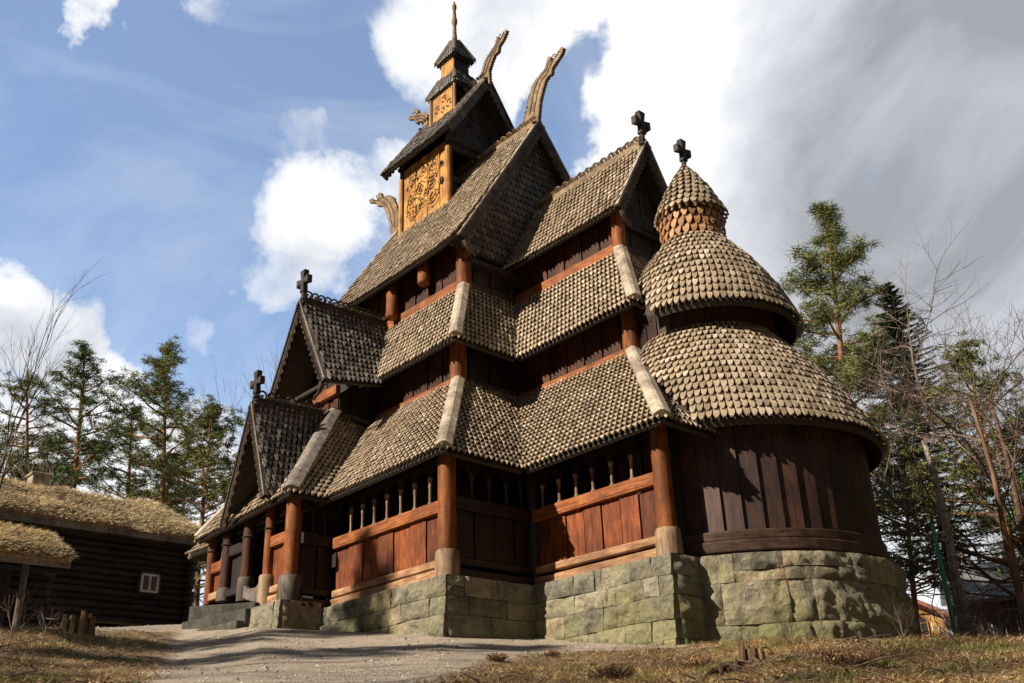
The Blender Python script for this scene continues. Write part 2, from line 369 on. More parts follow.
def shingle_field(mb, P0, P1, Q0, Q1, ex=.215, w=.135, lift=0., thick=.045, rise=.072, bulge=0., rnd=True, sheath=None, jitter=.1):
    """pointed wooden shingles laid in staggered rows on the patch eave P0-P1, top Q0-Q1"""
    P0, P1, Q0, Q1 = map(Vector, (P0, P1, Q0, Q1))
    sl = max(((Q0-P0).length, (Q1-P1).length)); rows = max(2, int(round(sl/ex)))
    mid = (P1-P0) if (P1-P0).length > .2 else (Q1-Q0)
    nrm = mid.cross(((Q0+Q1)-(P0+P1))).normalized()
    if nrm.z < 0: nrm = -nrm
    uax = mid.normalized()
    def S(v, t):
        p = lerp(lerp(P0, P1, t), lerp(Q0, Q1, t), v)
        if lift: p.z += lift*(abs(2*t-1)**4)*(1-v)
        if bulge: p = p+nrm*bulge*math.sin(math.pi*v)
        return p
    for k in range(rows+1):
        v = k/rows; L = S(v, 0); Rr = S(v, 1); ln = (Rr-L).length
        if ln < w*.6: continue
        v2 = min(1.0, (k+1.25)/rows)
        o0 = (L-P0).dot(uax)
        off = (.5 if k % 2 else 0)*w-(o0 % w)
        i = 0; s = off-w*.5
        while s < ln+w*.5:
            if s > -w*.35 and s < ln+w*.35:
                t = min(1, max(0, s/ln)); c = S(v, t)
                up = (S(min(1, v+.02), t)-S(max(0, v-.02), t)) if v < .99 else (S(v, t)-S(v-.03, t)); up.normalize()
                side = uax
                c = c+side*(s-t*ln)
                jw = w*(.43+R_.uniform(-.035, .02)); jl = ex*R_.uniform(-jitter, jitter)*.6; h = rise+R_.uniform(-.010, .012)
                e = ex*1.28
                sk = R_.uniform(-.012, .012)
                a = [c+up*(jl-.045)-side*jw*.16+side*sk, c+up*(jl-.045)+side*jw*.16+side*sk, c+up*(jl+ex*.42)+side*jw, c+up*e+side*jw, c+up*e-side*jw, c+up*(jl+ex*.42)-side*jw]
                hh = [h, h, h, .006, .006, h]
                top = [p+nrm*q for p, q in zip(a, hh)]
                top[0] = top[0]+nrm*.004; 
                bot = [top[0]-nrm*thick, top[1]-nrm*thick, top[2]-nrm*thick, top[5]-nrm*thick]
                mb.add(top+bot, [(0, 1, 2, 5), (5, 2, 3, 4), (6, 7, 1, 0), (7, 8, 2, 1), (9, 6, 0, 5)])
            s += w; i += 1
    if sheath is not None:
        nv = 6; nu = 8; T = -.05; th = .07; o = len(sheath.v)
        for lay in (T, T-th):
            for a in range(nv+1):
                for b in range(nu+1): sheath.v.append(tuple(S(a/nv, b/nu)+nrm*lay))
        W = nu+1; B = (nv+1)*W
        for a in range(nv):
            for b in range(nu):
                sheath.f.append((o+a*W+b, o+a*W+b+1, o+(a+1)*W+b+1, o+(a+1)*W+b)); sheath.f.append((o+B+a*W+b, o+B+(a+1)*W+b, o+B+(a+1)*W+b+1, o+B+a*W+b+1))
        for b in range(nu):
            sheath.f.append((o+b, o+B+b, o+B+b+1, o+b+1)); q = nv*W; sheath.f.append((o+q+b, o+q+b+1, o+B+q+b+1, o+B+q+b))
        for a in range(nv):
            sheath.f.append((o+a*W, o+(a+1)*W, o+B+(a+1)*W, o+B+a*W)); q = nu; sheath.f.append((o+a*W+q, o+B+a*W+q, o+B+(a+1)*W+q, o+(a+1)*W+q))
def roof(name, patches, mat='shingle', parent=None, **kw):
    mb = MB(); sh = MB()
    for p in patches:
        k2 = dict(kw); 
        if len(p) > 4: k2.update(p[4])
        shingle_field(mb, *p[:4], sheath=sh, **k2)
    nm = len(mb.f); mb.add(sh.v, sh.f)
    fm = [0]*nm+[1]*len(sh.f)
    o = mb.build(name, None, parent or CH, mats=[MT[mat], MT['sheath']], fm=fm)
    return o

def mirror_patch(p):
    f = lambda q: (q[0], -q[1], q[2])
    return (f(p[1]), f(p[0]), f(p[3]), f(p[2]))+tuple(p[4:])
# --- lowest tier
W1 = 2*XN-A1x
z1c = .03
n1S = ((W1, -A1y, h1), (A1x, -A1y, h1+.05), (W1+s1, -A1y+s1y, t1), (A1x-s1, -A1y+s1y, t1), dict(lift=.06))
n1E = ((A1x, -A1y, h1+.05), (A1x, -C1y, h1), (A1x-s1, -A1y+s1y, t1), (A1x-s1, -C1y+s1cy, t1-.03), dict(lift=0))
c1S = ((A1x, -C1y, h1), (C1x, -C1y, h1+.03), (A1x-s1, -C1y+s1cy, t1-.03), (C1x-s1c, -C1y+s1cy, t1-.06), dict(lift=0))
NB = 2.7
c1E = ((C1x, -C1y, h1+.03), (C1x, NB, h1+.03), (C1x-s1c, -C1y+s1cy, t1-.06), (C1x-s1c, C1y-s1cy, t1-.06))
c1N = ((C1x, NB, h1+.03), (A1x, NB, h1), (C1x-s1c, C1y-s1cy, t1-.06), (A1x-s1, C1y-s1cy, t1-.03))
n1W = ((W1, A1y, h1), (W1, -A1y, h1), (W1+s1, A1y-s1y, t1), (W1+s1, -A1y+s1y, t1))
r1n = roof('lower_roof', [n1S, n1E, n1W, mirror_patch(n1S), mirror_patch(n1E)]); r1n['label'] = 'lowest shingled roof round the nave'
r1c = roof('lower_roof', [c1S, c1E, c1N]); r1c['label'] = 'lowest shingled roof along the chancel'
# --- middle tier
W2 = 2*XN-A2x
n2S = ((W2, -A2y, h2), (A2x, -A2y, h2+.05), (W2+s2, -A2y+s2y, t2), (A2x-s2, -A2y+s2y, t2), dict(lift=.05))
n2E = ((A2x, -A2y, h2+.05), (A2x, -C2y, h2), (A2x-s2, -A2y+s2y, t2), (A2x-s2, -C2y+s2cy, t2))
c2S = ((A2x, -C2y, h2), (C2x, -C2y, h2+.06), (A2x-s2, -C2y+s2cy, t2), (C2x-s2c, -C2y+s2cy, t2))
c2E = ((C2x, -C2y, h2+.06), (C2x, C2y, h2+.06), (C2x-s2c, -C2y+s2cy, t2), (C2x-s2c, C2y-s2cy, t2))
n2W = ((W2, A2y, h2), (W2, -A2y, h2), (W2+s2, A2y-s2y, t2), (W2+s2, -A2y+s2y, t2))
r2n = roof('middle_roof', [n2S, n2E, n2W, mirror_patch(n2S), mirror_patch(n2E)]); r2n['label'] = 'middle shingled roof round the nave'
r2c = roof('middle_roof', [c2S, c2E, mirror_patch(c2S)]); r2c['label'] = 'middle shingled roof along the chancel'
# --- top gable roofs
RW = -2.5; RE = G3x-.25
n3S = ((-G3w, -G3y, h3), (G3x, -G3y, h3+.05), (RW, 0, r3), (RE, 0, r3), dict(lift=.12))
r3n = roof('main_roof', [n3S, mirror_patch(n3S)])
KE = K3x+.03
k3S = ((G3x-.6, -K3y, k3), (K3x, -K3y, k3), (G3x-.6, 0, kr-.05), (KE, 0, kr), dict(lift=.04))
r3k = roof('chancel_roof', [k3S, mirror_patch(k3S)])

# hip boards
def hipboard(parent, a, b, mat='grey', w=.165, dz=.10):
    a = Vector(a); b = Vector(b); d = (b-a).normalized()
    h = Vector((d.y, -d.x, 0)).normalized(); up = h.cross(d)
    if up.z < 0: up = -up
    mb = MB(); mb.beam(a+up*dz+d*.06, b+up*dz, 0, 0, up=tuple(up), prof=[(-w, -.10), (w, -.10), (w+.0, -.03), (.035, .05), (-.035, .05), (-w, -.03)])
    return bevel(mb.build('hip_board', MT[mat], parent), .008)
hipboard(r1n, n1S[1], n1S[3]); hipboard(r1c, c1S[1], c1S[3]); hipboard(r2n, n2S[1], n2S[3]); hipboard(r2c, c2S[1], c2S[3])
for p, q in ((r1n, n1S), (r2n, n2S), (r2c, c2S)):
    m_ = mirror_patch(q); hipboard(p, m_[0], m_[2])

# ridge crest with rings
def crest(parent, a, b, n, r=.105, mat='darkh'):
    a = Vector(a); b = Vector(b); d = (b-a).normalized(); mb = MB()
    mb.beam(a+Vector((0, 0, .03)), b+Vector((0, 0, .03)), .12, .18)
    sd = d.cross(Vector((0, 0, 1))).normalized(); up = sd.cross(d)
    for i in range(n):
        c = lerp(a, b, (i+.5)/n)+Vector((0, 0, .12+r*.95)); pts = []
        for k in range(13):
            t = 2*math.pi*k/12; pts.append(c+d*math.cos(t)*r+up*math.sin(t)*r)
        mb.tube(pts, [.026]*13, 5, False)
    return mb.build('ridge_crest', MT[mat], parent)
crest(r3n, (RW, 0, r3+.05), (RE, 0, r3+.05), 21, r=.12, mat='goldd'); crest(r3k, (G3x-.6, 0, kr), (KE-.1, 0, kr+.05), 14, r=.11, mat='goldd')

# bargeboards with scalloped carved lower edge
def bargeboard(parent, a, b, inward, w=.34, th=.07, mat='darkh', waves=14, name='bargeboard', tip=True, lip='grey'):
    """a = lower end, b = apex, inward = direction in the gable plane towards the wall below the rake"""
    a = Vector(a); b = Vector(b); d = (b-a); L = d.length; d.normalize(); nin = Vector(inward); nin = (nin-d*nin.dot(d)).normalized()
    out = d.cross(nin).normalized(); mb = MB()
    n = waves*6; top = []; bot = []
    for i in range(n+1):
        t = i/n; top.append(a+d*L*t); bot.append(a+d*L*t+nin*(w-.035+.045*math.sin(t*waves*2*math.pi)))
    for i in range(n):
        vs = [top[i]-out*th/2, top[i+1]-out*th/2, bot[i+1]-out*th/2, bot[i]-out*th/2, top[i]+out*th/2, top[i+1]+out*th/2, bot[i+1]+out*th/2, bot[i]+out*th/2]
        mb.add(vs, [(0, 1, 2, 3), (7, 6, 5, 4), (3, 2, 6, 7), (0, 4, 5, 1)])
    for ph in (0, math.pi):
        for sgn in (1, -1):
            pts = [a+d*L*(i/n)+nin*(w*.60+.05*math.sin(i/n*waves*math.pi*2+ph))+out*sgn*(th/2+.004) for i in range(0, n+1)]
            mb.tube(pts, [.014]*len(pts), 4, False)
    o = mb.build(name, MT[mat], parent)
    cp = MB(); cp.beam(a-nin*.01, b-nin*.01, .13, .05, up=tuple(-nin)); cp.build('rake_strip', MT[lip], o)
    if tip:
        tp = MB(); q = a+nin*(w*.55)
        pts = [q+nin*.02, q-d*.06+nin*.12, q-d*.10+nin*.26, q-d*.07+nin*.40, q-d*.11+nin*.5]
        tp.tube(pts, [.06, .055, .04, .045, .02], 6); tp.build('carved_tail', MT[mat], o)
    return o
bz = .1
E1 = bargeboard(r3n, (G3x+.06, -G3y, h3+.06), (RE+.06, 0, r3+.10), (0, 1, -.3), waves=26)
bargeboard(r3n, (G3x+.06, G3y, h3+.06), (RE+.06, 0, r3+.10), (0, -1, -.3), waves=26)
bargeboard(r3n, (-G3w-.05, -G3y, h3+.06), (RW-.05, 0, r3+.10), (0, 1, -.3), waves=26)
bargeboard(r3n, (-G3w-.05, G3y, h3+.06), (RW-.05, 0, r3+.10), (0, -1, -.3), waves=26)
bargeboard(r3k, (K3x+.06, -K3y, k3+.04), (KE+.06, 0, kr+.06), (0, 1, -.3), w=.26, waves=14)
bargeboard(r3k, (K3x+.06, K3y, k3+.04), (KE+.06, 0, kr+.06), (0, -1, -.3), w=.26, waves=14)

# dragon heads
def dragon(parent, px, Y, th=.13, mat='goldd', mane=None):
    px2 = []
    cxm = sum(p[0] for p in px)/len(px); cym = sum(p[1] for p in px)/len(px)
    for i in range(len(px)):
        a_, b_ = px[i], px[(i+1) % len(px)]; px2.append(a_); ln = math.hypot(b_[0]-a_[0], b_[1]-a_[1]); n_ = int(ln/2.4)
        if i == len(px)-1 or n_ < 2: continue
        nx, ny = (b_[1]-a_[1])/ln, -(b_[0]-a_[0])/ln
        for k in range(1, 2*n_):
            t = k/(2*n_); o_ = -.75 if k % 2 else .1; px2.append((a_[0]+(b_[0]-a_[0])*t+nx*o_, a_[1]+(b_[1]-a_[1])*t+ny*o_))
    poly = [on_y(u, v, Y) for u, v in px2]
    mb = MB(); mb.prism([Vector(p) for p in poly], (0, th, 0))
    o = bevel(mb.build('dragon_head', MT[mat], parent), .018, 1)
    cv = MB(); mid = len(px)//2       # carved line running up the neck
    L_s = px[:mid]; R_s = px[::-1][:mid]
    for f in (.35, .65):
        ln_ = [on_y(L_s[i][0]*(1-f)+R_s[min(i, len(R_s)-1)][0]*f, L_s[i][1]*(1-f)+R_s[min(i, len(R_s)-1)][1]*f, Y) for i in range(1, mid-1)]
        cv.tube([(p[0], Y-th/2-.006, p[2]) for p in ln_], [.018]*len(ln_), 4, False)
    cv.build('carved_line', MT['darkh'], o)
    if mane:
        mm = MB()
        for u, v in mane:
            p = on_y(u, v, Y); mm.lathe((p[0], p[1]), [(.001, p[2]-.07), (.05, p[2]-.03), (.05, p[2]+.03), (.001, p[2]+.07)], 6)
        mm.build('mane', MT[mat], o)
    return o
def zz(pts, s, x0, y0): return [(x0+x/s, y0+y/s) for x, y in pts]
dragon(r3n, zz([(255, 545), (272, 480), (285, 440), (292, 380), (300, 350), (303, 325), (330, 285), (368, 240), (383, 190), (394, 179), (405, 186), (404, 212), (418, 200), (440, 150), (453, 133), (465, 140), (458, 165), (432, 205), (409, 240), (407, 265), (393, 275), (376, 300), (362, 350), (350, 400), (346, 440), (338, 535)], 4.88, 470, 20), 0, mane=zz([(262, 500), (268, 475), (274, 450), (280, 425), (286, 400), (291, 375)], 4.88, 470, 20))
dragon(r3n, zz([(128, 600), (122, 540), (105, 490), (93, 468), (76, 470), (68, 457), (45, 458), (40, 446), (48, 438), (72, 444), (76, 416), (88, 414), (94, 432), (116, 422), (136, 430), (150, 458), (162, 500), (162, 560), (160, 600)], 4.018, 360, 90), 0, mane=zz([(140, 440), (148, 465), (155, 490), (160, 515)], 4.018, 360, 90))
# crosses
def cross(parent, c, h, axis='y', mat='dark', ax_w=.1, d=.2):
    """cross with flared arms; c = bottom, arms along axis"""
    c = Vector(c); A = Vector((1, 0, 0)) if axis == 'x' else Vector((0, 1, 0)); Nn = Vector((0, 1, 0)) if axis == 'x' else Vector((1, 0, 0))
    mb = MB(); mb.lathe((c.x, c.y), [(h*.10, c.z-.25), (h*.09, c.z), (h*.12, c.z+h*.04), (h*.075, c.z+h*.1), (h*.075, c.z+h*.3)], 8)
    z = c.z+h*.62; o = Vector((c.x, c.y, z)); a = h*.07; b = h*.13; L = h*.36
    pl = [(-a, -a), (-b*.8, -h*.36), (b*.8, -h*.36), (a, -a), (L*.86, -b), (L*.86, b), (a, a), (b, L), (-b, L), (-a, a), (-L*.86, b), (-L*.86, -b)]
    mb.prism([o+A*p+Vector((0, 0, q)) for p, q in pl], Nn*(h*.17))
    return bevel(mb.build('roof_cross', MT[mat], parent), .012)
cross(r3k, (KE-.02, 0, kr+.1), .95)

# --- walls of the upper tiers
def plank_wall(name, a, b, z0, z1, mat='upper', base=.22, pw=.3, out=(0, -1, 0), scallop=False, parent=None, basemat='redh', top=True):
    a = Vector((a[0], a[1], 0)); b = Vector((b[0], b[1], 0)); L = (b-a).length; d = (b-a).normalized(); o = Vector(out); mb = MB(); n = max(1, int(round(L/pw))); w = L/n
    for i in range(n):
        c0 = a+d*(i*w+.012); c1 = a+d*((i+1)*w-.012); k = .03 if i % 2 else 0
        zt = z1
        vs = []
        for zz_, oo in ((z0, 0), (zt, 0)):
            for c in (c0, c1): vs.append((c.x, c.y, zz_))
        P = [Vector((c0.x, c0.y, z0)), Vector((c1.x, c1.y, z0)), Vector((c1.x, c1.y, zt)), Vector((c0.x, c0.y, zt))]
        P = [p+o*(.0+k)-o*.03 for p in P]
        mb.prism(P, o*.05)
    w_ = mb.build(name, MT[mat], parent or CH)
    bk = MB(); bk.prism([Vector((a.x, a.y, z0))-o*.09, Vector((b.x, b.y, z0))-o*.09, Vector((b.x, b.y, z1))-o*.09, Vector((a.x, a.y, z1))-o*.09], o*.02); bk.build('inner_lining', MT['black'], w_)
    if base:
        bb = MB(); q = o*.06; bb.beam(Vector((a.x, a.y, z0+base/2))+q, Vector((b.x, b.y, z0+base/2))+q, .12, base); bevel(bb.build('base_beam', MT[basemat], w_), .012)
    return w_
wx1, wy1 = A1x-s1, A1y-s1y           # level one walls of nave
cx1, cy1 = C1x-s1c, C1y-s1cy
wx2, wy2 = A2x-s2, A2y-s2y
cx2, cy2 = C2x-s2c, C2y-s2cy
plank_wall('upper_wall', (2*XN-wx1, -wy1), (wx1, -wy1), t1-.15, h2+.9)
plank_wall('upper_wall', (wx1, -wy1), (wx1, -cy1), t1-.15, h2+.9, out=(1, 0, 0), mat='tar', basemat='dark')  # east face darkened in colour to carry its shade
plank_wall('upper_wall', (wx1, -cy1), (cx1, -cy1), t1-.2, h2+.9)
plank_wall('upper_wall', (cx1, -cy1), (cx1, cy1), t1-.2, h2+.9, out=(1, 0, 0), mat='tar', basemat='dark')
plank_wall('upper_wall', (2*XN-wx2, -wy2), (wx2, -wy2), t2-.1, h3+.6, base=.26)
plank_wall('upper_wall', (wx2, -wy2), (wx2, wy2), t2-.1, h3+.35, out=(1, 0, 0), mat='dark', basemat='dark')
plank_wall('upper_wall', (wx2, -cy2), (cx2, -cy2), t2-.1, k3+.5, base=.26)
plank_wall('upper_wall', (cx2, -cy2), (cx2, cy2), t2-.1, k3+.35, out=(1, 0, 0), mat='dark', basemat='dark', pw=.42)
for sx in (1,):      # north and west sides, simple but real
    plank_wall('upper_wall', (2*XN-wx1, wy1), (wx1, wy1), t1-.15, h2+.9, out=(0, 1, 0)); plank_wall('upper_wall', (wx1, cy1), (cx1, cy1), t1-.2, h2+.9, out=(0, 1, 0))
    plank_wall('upper_wall', (2*XN-wx2, wy2), (wx2, wy2), t2-.1, h3+.6, out=(0, 1, 0)); plank_wall('upper_wall', (wx2, cy2), (cx2, cy2), t2-.1, k3+.5, out=(0, 1, 0))
    plank_wall('upper_wall', (2*XN-wx1, wy1), (2*XN-wx1, -wy1), t1-.15, h2+.9, out=(-1, 0, 0)); plank_wall('upper_wall', (2*XN-wx2, wy2), (2*XN-wx2, -wy2), t2-.1, h3+.35, out=(-1, 0, 0))
# cross-rail on the chancel east wall, top tier
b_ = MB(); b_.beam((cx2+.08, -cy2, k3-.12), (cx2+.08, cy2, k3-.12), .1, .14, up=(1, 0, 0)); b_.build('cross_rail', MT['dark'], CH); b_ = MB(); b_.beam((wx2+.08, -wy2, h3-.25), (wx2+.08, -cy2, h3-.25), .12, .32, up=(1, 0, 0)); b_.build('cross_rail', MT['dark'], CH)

def post(x, y, z0, z1, r=.19, mat='red', plinth=None, pmat='plinth', name='corner_post', hoop=None):
    mb = MB(); zz_ = [z0+(z1-z0)*i/8 for i in range(9)]
    prof = [(r*(1.03-.06*i/8+R_.uniform(-.012, .012)), zz_[i]) for i in range(9)]
    mb.lathe((x, y), prof, 20); o = mb.build(name, MT[mat], CH, smooth=True)
    if plinth:
        pr, ph, pz = plinth; m2 = MB(); m2.lathe((x, y), [(pr*.97, pz-.05), (pr, pz+.05), (pr*.99, pz+ph*.5), (pr*.95, pz+ph-.04), (pr*.86, pz+ph), (.02, pz+ph+.004)], 20)
        pl = m2.build('log_plinth', MT[pmat], o, smooth=True)
        md = pl.modifiers.new('e', 'EDGE_SPLIT')
    md = o.modifiers.new('e', 'EDGE_SPLIT')
    if hoop:
        m3 = MB(); m3.tube([(x+(r+.006)*math.cos(t), y+(r+.006)*math.sin(t), hoop) for t in [2*math.pi*i/20 for i in range(21)]], [.022]*21, 5, False); m3.build('hoop', MT['dark'], o)
    return o
post(wx1-.02, -wy1+.02, t1-.3, h2+.9, .2); post(cx1-.02, -cy1+.02, t1-.3, h2+.9, .19)
post(wx2-.02, -wy2+.02, t2-.3, h3+.8, .2); post(cx2-.02, -cy2+.02, t2-.3, k3+.5, .17)
for (x, z0_, z1_) in ((1.70, 10.50, 11.3), (.27, 10.05, 11.2)):
    mb = MB(); mb.lathe((x, -2.9), [(.05, z0_-.02), (.15, z0_), (.175, z0_+.06), (.17, z1_)], 16); mb.build('hanging_post', MT['red'], CH, smooth=True)
# lower roof junction wall of chancel level two left part etc.

# gable walls
gw = MB(); gsh = MB(); gx = G3x-.42
rowz = .22; z = h3+.3
while z < r3-.3:
    hw = (G3y-.12)*(1-(z-h3)/(r3-h3)); k = int((z-h3)/rowz)
    y = -math.ceil(hw/.17)*.17+(.085 if k % 2 else 0)
    while y < hw:
        if abs(y) < hw-.04:
            w = .078
            gw.add([(gx+.05, y-w*.35, z-.25), (gx+.05, y+w*.35, z-.25), (gx+.045, y+w, z-.17), (gx+.012, y+w, z+.03), (gx+.012, y-w, z+.03), (gx+.045, y-w, z-.17), (gx+.02, y-w*.35, z-.25), (gx+.02, y+w*.35, z-.25)], [(0, 1, 2, 5), (5, 2, 3, 4), (6, 7, 1, 0)])
        y += .17
    z += rowz
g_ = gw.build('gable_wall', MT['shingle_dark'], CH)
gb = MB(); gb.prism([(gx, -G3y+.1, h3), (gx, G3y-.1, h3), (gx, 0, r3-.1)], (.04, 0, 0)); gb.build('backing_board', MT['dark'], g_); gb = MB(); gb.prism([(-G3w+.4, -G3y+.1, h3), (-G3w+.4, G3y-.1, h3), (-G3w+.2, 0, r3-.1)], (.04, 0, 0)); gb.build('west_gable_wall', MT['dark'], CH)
def plank_gable(xx, hw0, z0, z1, n, mat='dark', holes=False, parent=None, axis='x', yy=0, cx=0):
    mb = MB()
    for i in range(n):
        a = -hw0+2*hw0*i/n; b = -hw0+2*hw0*(i+1)/n
        za = z0+(z1-z0)*(1-abs(a)/hw0); zb = z0+(z1-z0)*(1-abs(b)/hw0); g = .008; k = .02 if i % 2 else 0
        if a < -1e-6 < 1e-6 < b: pl = [(a+g, z0), (b-g, z0), (b-g, zb), (0, z1), (a+g, za)]
        else: pl = [(a+g, z0), (b-g, z0), (b-g, zb), (a+g, za)]
        if axis == 'x': mb.prism([(xx+k, p, q) for p, q in pl], (.05, 0, 0))
        else: mb.prism([(cx+p, yy-k, q) for p, q in pl], (0, .05, 0))
    return mb.build('gable_wall', MT[mat], parent or CH)
plank_gable(cx2+.02, K3y-.12, k3+.05, kr-.1, 6)

# --- ambulatory walls with rail, boards, balusters, arch plate
ZF = 1.87
def arcade(a, b, out, balx, dark=False, zi=2.28, zr=3.435, n=6, z0=ZF, ztop=4.35, bt=3.93):
    a = Vector((*a, 0)); b = Vector((*b, 0)); d = (b-a).normalized(); L = (b-a).length; o = Vector((*out, 0)); mb = MB()
    m_b = 'redx' if not dark else 'tar'; w = L/n  # dark variant has the shade of the sunless sides in its colour
    for i in range(n):
        c0 = a+d*(i*w+.015); c1 = a+d*((i+1)*w-.015); top = zr-.24; pl = []
        for t, zz_ in ((0, zi), (1, zi), (1, top-.05), (.8, top), (.2, top), (0, top-.05)): p = c0+(c1-c0)*t; pl.append(Vector((p.x, p.y, zz_))+o*(.02 if i % 2 else 0))
        mb.prism(pl, o*.06)
    W = mb.build('ambulatory_wall', MT[m_b], CH)
    bh = 'redh' if not dark else 'tar'
    m2 = MB(); m2.beam(a+o*.05+Vector((0, 0, z0+.1)), b+o*.05+Vector((0, 0, z0+.1)), .2, .18); m2.beam(a+o*.03+Vector((0, 0, zi-.07)), b+o*.03+Vector((0, 0, zi-.07)), .17, .15)
    bevel(m2.build('sill_beam', MT['sill' if not dark else 'tar'], W), .02)
    m3 = MB(); m3.beam(a+o*.05+Vector((0, 0, zr-.12)), b+o*.05+Vector((0, 0, zr-.12)), .16, .245); m3.beam(a+o*.10+Vector((0, 0, zr-.19)), b+o*.10+Vector((0, 0, zr-.19)), .08, .03); bevel(m3.build('rail', MT[bh], W), .012)
    for t in balx:
        c = a+d*t; m4 = MB(); h = bt-zr
        m4.lathe((c.x, c.y), [(.045, zr-.01), (.05, zr+.05), (.03, zr+.08), (.026, zr+h*.55), (.035, zr+h*.72), (.028, zr+h*.78), (.05, zr+h*.9), (.055, zr+h)], 8)
        m4.build('baluster', MT['plinth' if not dark else 'dark'], W)
    # arch plate above the balusters
    m5 = MB(); xs = [0]+list(balx)+[L]
    for i in range(len(xs)-1):
        x0, x1 = xs[i]+.04, xs[i+1]-.04; cxm = (x0+x1)/2; rr = (x1-x0)/2
        pl = [(x0-.04, ztop), (x0-.04, bt)]+[(cxm-rr*math.cos(t*math.pi/8), bt+.9*min(rr, .28)*math.sin(t*math.pi/8)) for t in range(9)]+[(x1+.04, bt), (x1+.04, ztop)]
        m5.prism([Vector((a.x+d.x*p, a.y+d.y*p, q)) for p, q in pl], o*.06)
    m5.build('arch_plate', MT['tar'], W)  # arch band carries the eave shadow in its dark colour
    return W
PN = (5.84, -5.45); PC = (9.32, -3.24)
arcade((1.9, -5.38), (5.7, -5.38), (0, -1), [x-1.9 for x in (2.42, 2.86, 3.30, 3.76, 4.24, 4.72, 5.22)], n=7, zr=3.37, zi=2.24)
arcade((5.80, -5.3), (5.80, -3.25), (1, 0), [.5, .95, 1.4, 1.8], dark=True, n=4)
arcade((5.85, -3.2), (9.2, -3.2), (0, -1), [x-5.85 for x in (6.14, 6.62, 7.1, 7.56, 8.06, 8.57)], n=7)
cw = MB(); cw.box(9.25, 9.33, -3.2, 2.3, ZF, 4.4); cw.build('ambulatory_wall', MT['tar'], CH)
iw = MB(); iw.box(-2.2, 5.0, -4.6, -4.5, ZF, 5.0); iw.box(5.0, 9.0, -2.4, -2.3, ZF, 5.0); iw.box(5.0, 5.1, -4.6, -2.4, ZF, 5.0); iw.box(-4, 9.2, -5.3, 5.3, ZF-.1, ZF) if 0 else None
iw.build('inner_wall', MT['tar'], CH)
nw = MB(); nw.box(-4.05, 5.8, 5.3, 5.4, ZF, 4.5); nw.box(5.8, 9.3, 2.25, 2.35, ZF, 4.5); nw.box(-4.05, -3.95, -5.4, 5.3, ZF, 4.5); nw.box(-3.95, -2.3, -5.45, -5.38, ZF, 4.5); nw.box(5.75, 5.85, 2.35, 5.3, ZF, 4.5); nw.build('ambulatory_wall', MT['tar'], CH)
post(*PN, ZF, 4.55, .175, plinth=(.24, .50, ZF)); post(*PC, ZF, 4.5, .17, plinth=(.24, .50, ZF))
post(5.84, -3.2, ZF, 4.5, .17, 'tar')
